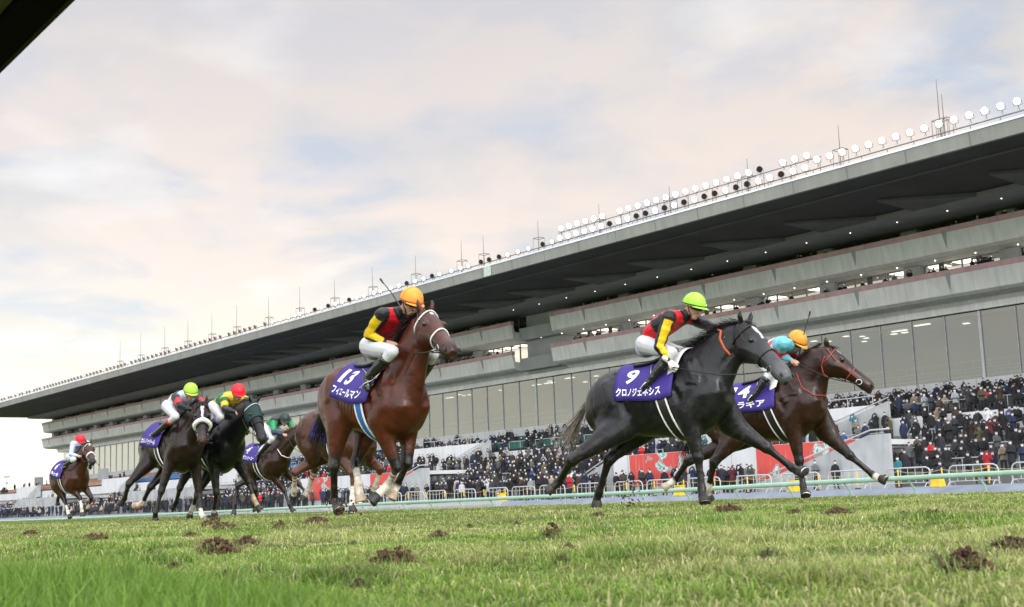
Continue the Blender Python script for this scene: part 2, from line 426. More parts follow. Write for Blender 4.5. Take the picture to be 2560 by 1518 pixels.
# ------------------------------------------------------------------ kicked-up clods of turf
M_SOIL = pm('soil', (.085, .042, .022), .95, .5, 30, 1.0, 60)
M_ROOT = pm('dead_root', (.16, .12, .06), .9, .4, 20)
def ground_hit(px, py):
    d = ray(px, py); z = 0.0
    for _ in range(4): p = CPOS+d*((z-CAM_H)/d.z); z = gz(p.x, p.y)
    return Vector((p.x, p.y, z))
CL = [  # photo x, y (base), width px, height px, label
    (985, 1412, 105, 40, 'widest dark brown turf clod in the foreground below the bay horse'),
    (540, 1392, 105, 45, 'reddish brown clod with upright roots at the foreground left'),
    (2418, 1432, 110, 55, 'loose clod of rusty soil with a dark root at the lower right'),
    (2530, 1378, 90, 26, 'flat brown clod cut off by the right edge of the photo'),
    (1380, 1345, 42, 32, 'small round dark clod standing up in the middle of the turf'),
    (530, 1318, 46, 40, 'tall clump of torn turf thrown up by the hoof of the white-noseband horse'),
    (560, 1325, 60, 18, 'low brown scrape just right of the tall torn clump'),
    (790, 1310, 58, 18, 'dark flat clod on the turf left of the bay horse hooves'),
    (1822, 1280, 60, 18, 'torn strip of turf and soil under the grey horse forelegs'),
    (235, 1352, 62, 14, 'reddish scrape in the turf at the far left'),
    (78, 1338, 34, 12, 'small dark clod near the left edge'),
    (700, 1322, 30, 20, 'small pointed green-brown clod left of centre'),
    (618, 1364, 56, 16, 'grey-green torn tuft behind the reddish rooted clod'),
    (475, 1346, 34, 12, 'small dark clod above the reddish rooted clod'),
    (1100, 1348, 44, 14, 'thin brown scrape right of the widest clod'),
    (1535, 1353, 40, 10, 'short reddish scrape in the middle right turf'),
    (2095, 1289, 60, 14, 'brown scrape below the dark bay horse at the right'),
    (2330, 1296, 60, 16, 'reddish brown clod lying in the turf at the right'),
    (2260, 1296, 30, 12, 'little brown clod beside the reddish one at the right'),
    (1175, 1323, 18, 10, 'tiny dark clod right of the bay horse'),
    (375, 1398, 46, 16, 'dark green-brown tuft at the left foreground'),
]
M_TORN = pm('torn_grass', (.14, .20, .05), .7, .5, 40)
def clod(px, py, w, h, label, i):
    p = ground_hit(px, py); d = (p-CPOS).dot(CF); sc = d/FPX; W_, H_ = w*sc*1.25, h*sc*.95+.014
    CLODS.append((p.x, p.y, W_*.5))
    r = random.Random(i); mb = MB()
    for k in range(90):
        a = r.uniform(0, 6.28); q = r.uniform(0, 1)**.6
        c = p+Vector((math.cos(a)*q*W_*.46, math.sin(a)*q*W_*.40, .008+H_*(1-q*q)*r.uniform(.1, .75)))
        s = W_*r.uniform(.018, .075)
        mb.ball(c, (s*r.uniform(.6, 1.5), s*r.uniform(.6, 1.4), s*r.uniform(.35, .9)), 7, 5, M=Matrix.Rotation(r.uniform(0, 3), 3, Vector((r.random(), r.random(), 1)).normalized()))
    for v in range(len(mb.v)):
        q = Vector(mb.v[v]); k = 1/(W_+1e-6)*14
        mb.v[v] = tuple(q+noise.noise_vector(q*k)*W_*.05)
    t = thing('turf_clod', label, 'clod', p, 0, 'clods of turf kicked up by the horses')
    part(mb, 'soil', M_SOIL, t, smooth=False)
    rt = MB()
    for k in range(70):
        a = r.uniform(0, 6.28); q = r.uniform(.1, .55)*W_
        b = p+Vector((math.cos(a)*q, math.sin(a)*q, H_*r.uniform(0, .5)))
        e = b+Vector((r.uniform(-1, 1), r.uniform(-1, 1), r.uniform(.2, 1.3)))*(.25*W_*r.uniform(.4, 1)); m_ = (b+e)/2+Vector((r.uniform(-1, 1), r.uniform(-1, 1), 0))*W_*.05
        rt.tube([b, m_, e], [.0009+W_*.006, .0007+W_*.004, .0003], 4, caps=False)
    tag(part(rt, 'roots', M_ROOT, t), kind='stuff')
    gb = MB()
    for k in range(60):
        a = r.uniform(0, 6.28); q = r.uniform(.25, .62)*W_; b = p+Vector((math.cos(a)*q, math.sin(a)*q*.9, -.003)); hh = r.uniform(.012, .03)+H_*.25; l_ = Vector((r.uniform(-.02, .02), r.uniform(-.02, .02), 0))
        gb.add([b-Vector((.0016, 0, 0)), b+Vector((.0016, 0, 0)), b+l_+Vector((0, 0, hh))], [(0, 1, 2)])
    tag(part(gb, 'torn_grass', M_TORN, t, recalc=False), kind='stuff')
rr_ = random.Random(21)
for i in range(26):
    px, py = rr_.uniform(20, 2540), 1296+rr_.random()**1.6*190
    py -= (px-1280)*.035
    if any(abs(px-c[0]) < 70 and abs(py-c[1]) < 25 for c in CL): continue
    CL.append((px, py, rr_.uniform(14, 34)*(1+(py-1290)/260), rr_.uniform(5, 11), 'small low brown divot in the '+('left' if px < 850 else 'middle' if px < 1700 else 'right')+' part of the turf'))
for i, c in enumerate(CL): clod(*c, i)
build_grass()
# ------------------------------------------------------------------ grandstand
M_CONC = pm('pale_concrete', (.50, .50, .47), .8, .10, .5, .15, 8, stain=.25)
M_PANEL = None
def mat_panel(name, col, bw=1.9, bh=50.0, line=.84, var=.07):
    """concrete cladding with fine vertical joints"""
    m, nt, b = new_mat(name); N = nt.nodes
    tc = N.new('ShaderNodeTexCoord'); mp = N.new('ShaderNodeMapping'); mp.inputs['Rotation'].default_value = (0, 0, -(math.pi/2+VA))
    lk(nt, tc.outputs['Object'], mp.inputs[0])
    sp = N.new('ShaderNodeSeparateXYZ'); lk(nt, mp.outputs[0], sp.inputs[0])
    dv = N.new('ShaderNodeMath'); dv.operation = 'DIVIDE'; lk(nt, sp.outputs[0], dv.inputs[0]); dv.inputs[1].default_value = bw
    fr = N.new('ShaderNodeMath'); fr.operation = 'FRACT'; lk(nt, dv.outputs[0], fr.inputs[0])
    ls = N.new('ShaderNodeMath'); ls.operation = 'LESS_THAN'; lk(nt, fr.outputs[0], ls.inputs[0]); ls.inputs[1].default_value = .03
    no = N.new('ShaderNodeTexNoise'); no.inputs['Scale'].default_value = .35; no.inputs['Detail'].default_value = 7; lk(nt, tc.outputs['Object'], no.inputs['Vector'])
    mp2 = N.new('ShaderNodeMapping'); mp2.inputs['Scale'].default_value = (2.5, 2.5, .3); lk(nt, tc.outputs['Object'], mp2.inputs[0])
    n2 = N.new('ShaderNodeTexNoise'); n2.inputs['Scale'].default_value = .9; n2.inputs['Detail'].default_value = 5; lk(nt, mp2.outputs[0], n2.inputs['Vector'])
    ad = N.new('ShaderNodeMath'); ad.operation = 'ADD'; lk(nt, no.outputs[0], ad.inputs[0]); lk(nt, n2.outputs[0], ad.inputs[1])
    mr = N.new('ShaderNodeMapRange'); mr.inputs['From Min'].default_value = .75; mr.inputs['From Max'].default_value = 1.25; mr.inputs['To Min'].default_value = 1-var*2; mr.inputs['To Max'].default_value = 1+var
    lk(nt, ad.outputs[0], mr.inputs[0])
    jm = N.new('ShaderNodeMath'); jm.operation = 'MULTIPLY_ADD'; lk(nt, ls.outputs[0], jm.inputs[0]); jm.inputs[1].default_value = line-1; jm.inputs[2].default_value = 1
    mu = N.new('ShaderNodeMath'); mu.operation = 'MULTIPLY'; lk(nt, mr.outputs[0], mu.inputs[0]); lk(nt, jm.outputs[0], mu.inputs[1])
    vs = N.new('ShaderNodeVectorMath'); vs.operation = 'SCALE'; vs.inputs[0].default_value = col; lk(nt, mu.outputs[0], vs.inputs['Scale'])
    lk(nt, vs.outputs[0], b.inputs['Base Color']); b.inputs['Roughness'].default_value = .75
    return m
M_FACE = mat_panel('balcony_cladding', (.78, .785, .76))
M_PINK = pm('pink_coping', (.56, .37, .37), .7, .12, .8, stain=.2)
M_WHITEW = mat_panel('white_wall', (.66, .67, .68), 3.0, line=.75, var=.05)
M_FASC = mat_panel('roof_fascia', (.30, .30, .275), 4.5, line=.7)
M_METAL = pm('white_roof_metal', (.50, .53, .56), .35, .06, 2, metal=.2)
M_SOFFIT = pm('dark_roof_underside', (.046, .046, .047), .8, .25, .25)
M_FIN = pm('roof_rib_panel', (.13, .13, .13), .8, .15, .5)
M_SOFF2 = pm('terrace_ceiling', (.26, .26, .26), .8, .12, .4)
M_PILL = pm('grey_pillar', (.36, .37, .37), .8, .1, .8)
M_DARK = pm('dark_window', (.02, .022, .024), .25, .1, 1)
M_FRAME = pm('window_frame', (.22, .22, .21), .5, .1, 3)
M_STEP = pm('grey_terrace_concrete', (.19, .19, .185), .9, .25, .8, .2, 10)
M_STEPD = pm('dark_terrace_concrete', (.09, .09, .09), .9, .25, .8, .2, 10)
M_RAILW = pm('white_painted_steel', (.46, .47, .47), .4, .08, 3)
def emis(name, col, s):
    m, nt, b = new_mat(name); b.inputs['Emission Color'].default_value = (*col, 1); b.inputs['Emission Strength'].default_value = s; b.inputs['Base Color'].default_value = (*col, 1); return m
M_LIT = emis('lit_room_panel', (1, .97, .86), 1.6)
M_HLIT = emis('hall_lamp', (1, .97, .86), 5.0)
M_ROOM = emis('lit_room_wall', (.86, .80, .70), .55)  # back wall glows by itself, standing in for the room lighting
M_DOWN = emis('downlight', (1, .95, .85), 2.2)
def mat_glass(name, tint, refl=.10, trans=.8):
    m, nt, b = new_mat(name); N = nt.nodes
    lw = N.new('ShaderNodeLayerWeight'); lw.inputs['Blend'].default_value = .5; pw = N.new('ShaderNodeMath'); pw.operation = 'POWER'; lk(nt, lw.outputs['Facing'], pw.inputs[0]); pw.inputs[1].default_value = 1.8; fr = N.new('ShaderNodeMath'); fr.operation = 'MULTIPLY'; lk(nt, pw.outputs[0], fr.inputs[0]); fr.inputs[1].default_value = .80
    gl = N.new('ShaderNodeBsdfGlossy'); gl.inputs['Roughness'].default_value = .04; gl.inputs['Color'].default_value = (.86, .88, .86, 1)
    tr = N.new('ShaderNodeBsdfTransparent'); tr.inputs[0].default_value = (*tint, 1)
    df = N.new('ShaderNodeBsdfDiffuse'); df.inputs[0].default_value = (.10, .12, .09, 1)
    m1 = N.new('ShaderNodeMixShader'); m1.inputs[0].default_value = 1-trans; lk(nt, tr.outputs[0], m1.inputs[1]); lk(nt, df.outputs[0], m1.inputs[2])
    ad = N.new('ShaderNodeMath'); ad.operation = 'ADD'; ad.use_clamp = True; lk(nt, fr.outputs[0], ad.inputs[0]); ad.inputs[1].default_value = refl
    m2 = N.new('ShaderNodeMixShader'); lk(nt, ad.outputs[0], m2.inputs[0]); lk(nt, m1.outputs[0], m2.inputs[1]); lk(nt, gl.outputs[0], m2.inputs[2])
    lk(nt, m2.outputs[0], N['Material Output'].inputs[0]); return m
M_GLASS = mat_glass('green_grey_glass', (.60, .64, .62), .12, .80)

T0, T1 = -6.0, 259.0
def build_stand():
    g = thing('grandstand', 'long multi-storey grandstand with cantilevered roof, two balconies and a glass wall', 'grandstand', P3(60, 84, 0))
    def pp(mb, name, mats): return part(mb, name, mats, g)
    # roof
    m = MB(); m.prism([(68, 20.62), (67.9, 21.45), (68.1, 21.45), (90, 22.3), (95, 22.0), (95, 20.62)], T0, T1, 1); 
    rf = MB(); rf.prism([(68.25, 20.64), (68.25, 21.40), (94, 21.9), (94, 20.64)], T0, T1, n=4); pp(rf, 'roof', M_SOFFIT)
    f = MB(); f.prism([(67.95, 20.55), (67.85, 21.42), (68.24, 21.42), (68.24, 20.55)], T0, T1+.2, n=12); fa = pp(f, 'fascia', M_FASC)
    c = MB(); c.prism([(67.80, 21.43), (67.95, 21.62), (69.4, 22.05), (69.4, 21.45)], T0, T1+.3, n=12); pp(c, 'roof_gutter', M_METAL)
    e = MB(); e.tsz(T1-.3, T1+.25, 68.3, 94, 20.5, 21.45); pp(e, 'roof_end_panel', M_FASC)
    # joint of the fascia
    j = MB(); j.tsz(85.6, 86.6, 67.80, 67.86, 20.53, 21.45); pp(j, 'fascia_joint', pm('pale_joint_cover', (.5, .58, .5), .6))
    # underside: long seam, beam, ribs
    b = MB(); b.tsz(T0, T1-1, 71.2, 71.35, 20.54, 20.635); pp(b, 'underside_seam', M_FIN)
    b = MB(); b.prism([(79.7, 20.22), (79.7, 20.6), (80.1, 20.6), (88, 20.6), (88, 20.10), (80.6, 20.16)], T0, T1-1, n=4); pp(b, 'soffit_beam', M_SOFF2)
    for px, py in ((2505, 444), (2236, 512), (2008, 568), (1807, 620), (1628, 666), (1469, 704), (1327, 738), (1205, 766), (1100, 792), (1005, 815), (925, 832), (850, 850), (785, 865), (725, 880), (668, 893), (615, 905)):
        d = ray(px, py); q = CPOS+d*((20.5-CAM_H)/d.z); t = q.dot(UU)
        w = MB(); w.add([P3(t, 75.0, 20.44), P3(t, 79.75, 20.30), P3(t-5.2, 79.75, 20.30), P3(t, 75.0, 20.62), P3(t, 79.75, 20.62), P3(t-5.2, 79.75, 20.62)],
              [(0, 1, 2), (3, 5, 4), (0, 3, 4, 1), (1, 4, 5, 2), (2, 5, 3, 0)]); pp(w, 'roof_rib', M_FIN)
    # balconies, split by a recessed stair bay
    spans = [(T0, 95.0), (101.5, T1)]
    for zt, nm in ((16.03, 'balcony'), (19.36, 'upper_balcony')):
        for a, e in spans:
            m = MB(); m.prism([(83.0, zt-.42), (83.28, zt-1.85), (83.7, zt-2.05), (84.6, zt-2.15), (88.5, zt-2.15), (88.5, zt-1.45), (83.45, zt-1.15), (83.3, zt-.42)], a, e, n=10)
            bl = pp(m, nm, M_FACE)
            k = MB(); k.prism([(82.95, zt-.42), (82.93, zt), (83.34, zt), (83.34, zt-.42)], a-.05, e+.05, n=10)
            o = k.build('coping', M_PINK, None, g.location.copy()); o.location = (0, 0, 0); o.parent = bl
            # drain notches
            for q in np.arange(a+5.5, e-2, 8.2):
                w = MB(); w.add([P3(q-.22, 82.90, zt-.25), P3(q+.22, 82.90, zt-.25), P3(q, 83.18, zt-1.62), P3(q-.22, 83.1, zt-.25), P3(q+.22, 83.1, zt-.25)], [(0, 2, 1), (3, 4, 2), (0, 3, 2), (1, 2, 4), (0, 1, 4, 3)])
                o = w.build('drain_notch', M_PILL, None, g.location.copy()); o.location = (0, 0, 0); o.parent = bl
    # recessed bay
    m = MB(); m.tsz(95.05, 101.45, 85.2, 88.4, 13.6, 20.05); pp(m, 'stair_bay_wall', M_PILL)
    for z in (13.9, 17.25):
        m = MB(); m.prism([(84.0, z+1.3), (84.3, z), (85.19, z), (85.19, z+1.3)], 95.1, 101.4); pp(m, 'stair_bay_parapet', M_PILL)
    # storeys behind the balconies
    i = 0
    for q in np.arange(T0+1.5, T1-1, 8.2):
        if 93.5 < q < 102.5: continue
        for z0, z1 in ((14.5, 17.2), (17.9, 20.12)):
            m = MB(); m.tsz(q-.75, q+.75, 84.9, 86.2, z0, z1-.01 if z0 < 15 else z1); pp(m, 'pillar', M_PILL)
    for z0, z1, lit in ((14.5, 17.22, True), (17.9, 20.12, False)):
        for q in np.arange(T0+1.5, T1-8, 8.2):
            if 90 < q < 98: continue
            r = random.Random(int(q*10)+int(z0))
            m = MB(); m.tsz(q, q+8.2, 85.75, 85.9, z0, z1)
            near = q < 110
            if lit and near:
                # a lit lounge behind a glazed front: back wall, ceiling panels, frames
                m = MB(); m.tsz(q+.2, q+8.1, 88.0, 88.2, z0, z1); room = pp(m, 'lounge_wall', M_ROOM)
                m = MB(); m.tsz(q, q+8.19, 85.6, 87.95, z1-.05, z1-.015); pp(m, 'lounge_ceiling', M_SOFF2)
                for kk in range(3):
                    if r.random() < .35: continue
                    tt = q+1.2+kk*2.5; 
                    m = MB(); m.tsz(tt, tt+1.6, 86.0, 87.5, z1-.09, z1-.055); pp(m, 'ceiling_panel', M_LIT)
                for kk in range(5):
                    tt = q+.9+kk*1.6; w = .09 if r.random() < .75 else .42
                    m = MB(); m.tsz(tt, tt+w, 85.4, 85.55, z0, z1-.12); pp(m, 'window_frame', M_FRAME if w < .2 else M_DARK)
            else:
                pp(m, 'window_band', M_DARK)
                for kk in range(4 if q < 130 else 0):
                    tt = q+1.2+kk*1.8
                    m = MB(); m.tsz(tt, tt+.08, 85.6, 85.74, z0, z1); pp(m, 'window_frame', M_FRAME)
    # downlights under the soffit and under the upper balcony
    nd_ = 0
    for s_, z in ((81.2, 20.145), (84.3, 17.20), (86.6, 17.20)):
        for q in np.arange(30.0, 101, 3.4 if s_ > 82 else 4.3):
            m = MB(); m.tsz(q, q+.08, s_, s_+.08, z-.05, z+.03); pp(m, 'downlight', M_DOWN); nd_ += 1
    # strip under the lower balcony and the glass wall
    m = MB(); m.prism([(85.6, 13.05), (85.6, 13.55), (85.2, 13.86), (88.4, 13.86), (88.4, 13.05)], T0, T1-2, n=8); pp(m, 'lintel', M_FACE)
    k = 2.95
    tt = T0+1.0; n_ = 0
    while tt < 252:
        m = MB(); m.tsz(tt+.03, tt+k-.03, 86.0, 86.05, 7.72, 13.04); pp(m, 'glass_pane', M_GLASS)
        w = .028 if n_ % 9 else .2
        m = MB(); m.tsz(tt-w/2, tt+w/2, 85.9, 86.1, 7.72, 13.04); pp(m, 'mullion', M_METAL)
        tt += k; n_ += 1
    m = MB(); m.tsz(T0, T1-4, 85.85, 86.12, 13.0, 13.07); pp(m, 'head_rail', M_DARK)
    m = MB(); m.prism([(84.6, 5.8), (84.6, 7.70), (86.3, 7.70), (86.3, 5.8)], T0, T1-1, n=8); pp(m, 'sill_wall', M_WHITEW)
    # hall behind the glass: raked seating, back wall, ceiling with strip lights
    for i_ in range(3):
        m = MB(); m.tsz(T0, 150, 87.0+i_*1.2, 87.08+i_*1.2, 7.72, 8.5+i_*.62); pp(m, 'seat_back_row', mat_seats() if not i_ else bpy.data.materials['hall_seat_rows'])
    m = MB(); m.tsz(T0, 150, 96, 96.3, 7.72, 13.6); pp(m, 'hall_wall', pm('hall_wall', (.11, .14, .135), .8, .35, .15))
    m = MB(); m.tsz(T0, 150, 86.3, 96, 13.15, 13.3); pp(m, 'hall_ceiling', pm('hall_ceiling', (.12, .13, .12), .8, .2, .3))
    r = random.Random(5)
    for q in range(44):
        t = r.uniform(30, 125); s_ = r.choice([89, 90.5, 92, 94]); l = r.choice([.35, .5, 1.4])
        m = MB(); m.tsz(t, t+l, s_, s_+.4, 13.0, 13.06); pp(m, 'hall_light', M_HLIT)
    # terraces
    st = thing('lower_terrace', 'grey stepped standing terrace at the foot of the grandstand', 'terrace', P3(60, 63, 0))
    def steps(s0, s1, z0, z1, n, back=None):
        pr = [(s0, -.8)]
        for i in range(n):
            a = s0+(s1-s0)*i/n; b = s0+(s1-s0)*(i+1)/n; z = z0+(z1-z0)*(i+1)/n
            pr += [(a, z), (b, z)]
        pr += [(s1, -.8)]; return pr
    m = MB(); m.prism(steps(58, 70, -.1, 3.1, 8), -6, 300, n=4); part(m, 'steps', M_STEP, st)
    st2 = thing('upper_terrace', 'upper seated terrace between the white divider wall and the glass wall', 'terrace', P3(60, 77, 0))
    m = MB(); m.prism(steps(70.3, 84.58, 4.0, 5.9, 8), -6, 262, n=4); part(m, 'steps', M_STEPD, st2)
    m = MB(); m.tsz(-6, 262, 70.02, 70.28, 3.0, 4.35); part(m, 'divider_wall', M_WHITEW, st2)
    # seats: rows that nobody could count, one object per colour block
    def seats(t0, t1, col, name, lab):
        mb = MB(); mt = pm(name, col, .6, .25, 2)
        for i in range(8):
            s_ = 70.3+14.28*(i+.45)/8; z = 4.0+1.9*(i+1)/8
            for q in np.arange(t0, t1, .52):
                mb.box(P3(q, s_, z+.38), (.44, .40, .07), M=Matrix.Rotation(math.pi/2+VA, 3, 'Z')); mb.box(P3(q, s_+.2, z+.62), (.44, .06, .42), M=Matrix.Rotation(math.pi/2+VA, 3, 'Z'))
        o = mb.build('seat_rows', mt, recalc=False); tag(o, lab, 'seating', kind='stuff')
    seats(-5, 63, (.07, .07, .07), 'dark_seat', 'dark grey plastic seats in rows at the right end of the upper terrace')
    seats(66, 118, (.03, .13, .10), 'green_seat', 'dark green plastic seats in rows in the middle of the upper terrace')
    seats(121, 178, (.05, .17, .42), 'blue_seat', 'blue plastic seats in rows on the upper terrace towards the left')
    seats(181, 250, (.38, .22, .16), 'rust_seat', 'rust coloured seats in rows at the far left of the upper terrace')
def mat_seats():
    m, nt, b = new_mat('hall_seat_rows'); N = nt.nodes
    tc = N.new('ShaderNodeTexCoord'); mp = N.new('ShaderNodeMapping'); mp.inputs['Rotation'].default_value = (0, 0, -(math.pi/2+VA)); lk(nt, tc.outputs['Object'], mp.inputs[0])
    sx_ = N.new('ShaderNodeSeparateXYZ'); lk(nt, mp.outputs[0], sx_.inputs[0]); cb_ = N.new('ShaderNodeCombineXYZ'); lk(nt, sx_.outputs[0], cb_.inputs[0]); lk(nt, sx_.outputs[2], cb_.inputs[1]); br = N.new('ShaderNodeTexBrick'); lk(nt, cb_.outputs[0], br.inputs[0]); br.inputs['Scale'].default_value = 1
    br.inputs['Brick Width'].default_value = 1.5; br.inputs['Row Height'].default_value = .34; br.inputs['Mortar Size'].default_value = .035
    br.inputs['Color1'].default_value = (.13, .16, .13, 1); br.inputs['Color2'].default_value = (.22, .25, .2, 1); br.inputs['Mortar'].default_value = (.75, .75, .7, 1)
    lk(nt, br.outputs[0], b.inputs['Base Color']); b.inputs['Roughness'].default_value = .7; return m
build_stand()

# ------------------------------------------------------------------ mural walls with side stairs
def mat_mural():
    m, nt, b = new_mat('red_mural'); N = nt.nodes
    tc = N.new('ShaderNodeTexCoord'); mp = N.new('ShaderNodeMapping'); mp.inputs['Rotation'].default_value = (0, 0, -(math.pi/2+VA)); lk(nt, tc.outputs['Object'], mp.inputs[0])
    v = N.new('ShaderNodeTexNoise'); v.inputs['Scale'].default_value = .8; v.inputs['Detail'].default_value = 5; lk(nt, mp.outputs[0], v.inputs['Vector'])
    r = N.new('ShaderNodeValToRGB'); lk(nt, v.outputs[0], r.inputs[0]); e = r.color_ramp.elements; r.color_ramp.interpolation = 'CONSTANT'
    for _ in range(4): e.new(.5)
    for q, (p, c) in zip(e, [(0, (.62, .08, .07)), (.58, (.36, .30, .28)), (.625, (.62, .66, .66)), (.66, (.12, .38, .30)), (.69, (.7, .72, .74)), (.73, (.6, .07, .08))]): q.position = p; q.color = (*c, 1)
    s2 = N.new('ShaderNodeMapping'); s2.inputs['Scale'].default_value = (6, 6, .35); lk(nt, mp.outputs[0], s2.inputs[0])
    n2 = N.new('ShaderNodeTexNoise'); n2.inputs['Scale'].default_value = 1.0; n2.inputs['Detail'].default_value = 4; lk(nt, s2.outputs[0], n2.inputs['Vector'])
    r2 = N.new('ShaderNodeValToRGB'); lk(nt, n2.outputs[0], r2.inputs[0]); r2.color_ramp.elements[0].position = .60; r2.color_ramp.elements[1].position = .72; r2.color_ramp.elements[1].color = (.55, .55, .55, 1)
    mx = N.new('ShaderNodeMix'); mx.data_type = 'RGBA'; lk(nt, r2.outputs[0], mx.inputs[0]); lk(nt, r.outputs[0], mx.inputs[6]); mx.inputs[7].default_value = (.75, .42, .36, 1)
    lk(nt, mx.outputs[2], b.inputs['Base Color']); b.inputs['Roughness'].default_value = .7; return m
M_MURAL = mat_mural()
M_RAMP = pm('grey_stair_wall', (.42, .43, .43), .85, .2, .6, .2, 10, stain=.3)
WHERE = ['nearest', 'second from right', 'third from right', 'fourth from right', 'farthest left']
for k in range(5):
    t0 = 39.7+43.0*k; t1 = t0+18.3
    g = thing('mural_wall' if k < 2 else 'terrace_wall', ('white terrace wall with red painted panels, ' if k < 2 else 'plain grey terrace wall, ')+WHERE[k], 'wall', P3((t0+t1)/2, 57.3, -.1), 0, 'walls along the terrace front')
    m = MB(); m.tsz(t0, t1+1.3, 57.0, 57.6, -.4, 2.62); m.tsz(t0, t1+1.3, 57.62, 63.5, 2.3, 2.60); part(m, 'wall', M_WHITEW if k < 2 else M_RAMP, g)
    for a, b in () if k > 1 else ((t0+.2, t0+7.2), (t1-5.4, t1-.3)):
        m = MB(); m.tsz(a, b, 56.95, 56.994, .55, 2.60); part(m, 'painted_panel', M_MURAL, g)
    # stair side walls
    sw = thing('stair_wall', 'sloping grey concrete stair wall at the right of the terrace wall, '+WHERE[k], 'wall', P3(t0+2, 56.5, -.1), 0, 'sloping stair walls of the lower terrace')
    m = MB(); a, b = t0-1.2, t0+6.8
    def wedge(m, ta, za, tb, zb, s0, s1, zbot=-.3):
        m.hexa([P3(ta, s0, zbot), P3(tb, s0, zbot), P3(tb, s1, zbot), P3(ta, s1, zbot), P3(ta, s0, za), P3(tb, s0, zb), P3(tb, s1, zb), P3(ta, s1, za)])
    wedge(m, a, 2.75, b, .35, 56.3, 56.55); wedge(m, a-1.2, 2.75, a, 2.75, 56.3, 56.55); part(m, 'wall', M_RAMP, sw)
    m = MB(); m.tube([P3(a-1.2, 56.4, 3.0), P3(a, 56.4, 3.0), P3(b, 56.4, .62)], .045, 6); part(m, 'handrail', M_RAILW, sw)
    sw = thing('stair_wall', 'sloping grey concrete stair wall at the left of the terrace wall, '+WHERE[k], 'wall', P3(t1+2, 57.3, -.1), 0, 'sloping stair walls of the lower terrace')
    m = MB(); wedge(m, t1+1.32, 2.62, t1+7.0, .2, 57.0, 57.3); part(m, 'wall', M_RAMP, sw)
    m = MB(); m.tube([P3(t1+1.3, 57.1, 2.85), P3(t1+7, 57.1, .45)], .045, 6); part(m, 'handrail', M_RAILW, sw)
    # upper stair wall and white blocks
    up = thing('stair_wall', 'upper stair wall with a sloping handrail above the terrace wall, '+WHERE[k], 'wall', P3(t0+9, 69.6, 3), 0, 'sloping stair walls of the upper terrace')
    m = MB(); wedge(m, t0+6.2, 5.5, t0+12.2, 3.7, 69.5, 69.75, 3.0); part(m, 'wall', M_RAMP, up)
    m = MB(); m.tube([P3(t0+6.2, 69.6, 5.75), P3(t0+12.2, 69.6, 3.95)], .04, 6); part(m, 'handrail', M_RAILW, up)
    wb = thing('parapet', 'white block parapet at the head of the stair, '+WHERE[k], 'parapet', P3(t0+14, 69, 3), 0, 'white parapets between the terraces')
    m = MB(); m.tsz(t0+7.5, t0+20, 69.78, 70.0, 3.0, 5.35); part(m, 'wall', M_WHITEW, wb)
    m = MB(); 
    for q in np.arange(t0+7.6, t0+20, 2.0): m.tube([P3(q, 69.9, 5.3), P3(q, 69.9, 5.95)], .03, 5, caps=False)
    m.tube([P3(t0+7.6, 69.9, 5.95), P3(t0+19.9, 69.9, 5.95)], .035, 5, caps=False); part(m, 'handrail', M_RAILW, wb)
# ------------------------------------------------------------------ floodlights on the roof edge
M_HOUS = pm('lamp_housing', (.22, .20, .18), .45, .15, 5, metal=.5)
M_LENSOFF = pm('unlit_lens', (.035, .022, .02), .2, .1, 5)
M_LENSDIM = emis('pale_lens', (1, .98, .95), .75)  # faint glow put into the lens face so it looks white
M_LENSON = emis('lit_lens', (1, .96, .9), 9.0)
def flood_proto(kind):
    hs, ln, bk = MB(), MB(), MB()
    # lens faces +x, bowl tapers back
    prof = [(-.42, .10), (-.34, .20), (-.18, .34), (0, .42), (.06, .43), (.06, .38)]
    n = 14; vs = []; fs = []
    for x, r in prof:
        for j in range(n): a = 2*math.pi*j/n; vs.append((x, r*math.cos(a), r*math.sin(a)))
    for i in range(len(prof)-1):
        for j in range(n): fs.append((i*n+j, i*n+(j+1) % n, (i+1)*n+(j+1) % n, (i+1)*n+j))
    fs.append(tuple(range(n))); hs.add(vs, fs)
    hs.box((-.5, 0, 0), (.2, .16, .16)); hs.tube([(.06, .40*math.cos(2*math.pi*j/16), .40*math.sin(2*math.pi*j/16)) for j in range(17)], .03, 5, caps=False)
    vs = [(.075, 0, 0)]+[(.045, .39*math.cos(2*math.pi*j/n), .39*math.sin(2*math.pi*j/n)) for j in range(n)]
    ln.add(vs, [(0, 1+j, 1+(j+1) % n) for j in range(n)]); ln.add([(.03, .39*math.cos(2*math.pi*j/n), .39*math.sin(2*math.pi*j/n)) for j in range(n)], [tuple(range(n))])
    bk.tube([(0, -.46, 0), (-.1, -.46, -.45), (-.1, 0, -.5), (-.1, .46, -.45), (0, .46, 0)], .025, 5); bk.tube([(-.1, 0, -.5), (-.15, 0, -.95)], .035, 5); bk.tube([(-.1, 0, -.5), (.5, 0, -.95)], .02, 5)
    return hs.mesh('housing', [M_HOUS]), ln.mesh('lens', [kind]), bk.mesh('bracket', [M_HOUS])
PRO = {k: flood_proto(m) for k, m in (('lit', M_LENSON), ('off', M_LENSOFF), ('dim', M_LENSDIM))}
FL_LABEL = {'lit': 'lit white floodlight on the roof edge', 'off': 'unlit dark-faced floodlight on the roof edge', 'dim': 'faintly glowing pale floodlight on the roof edge'}
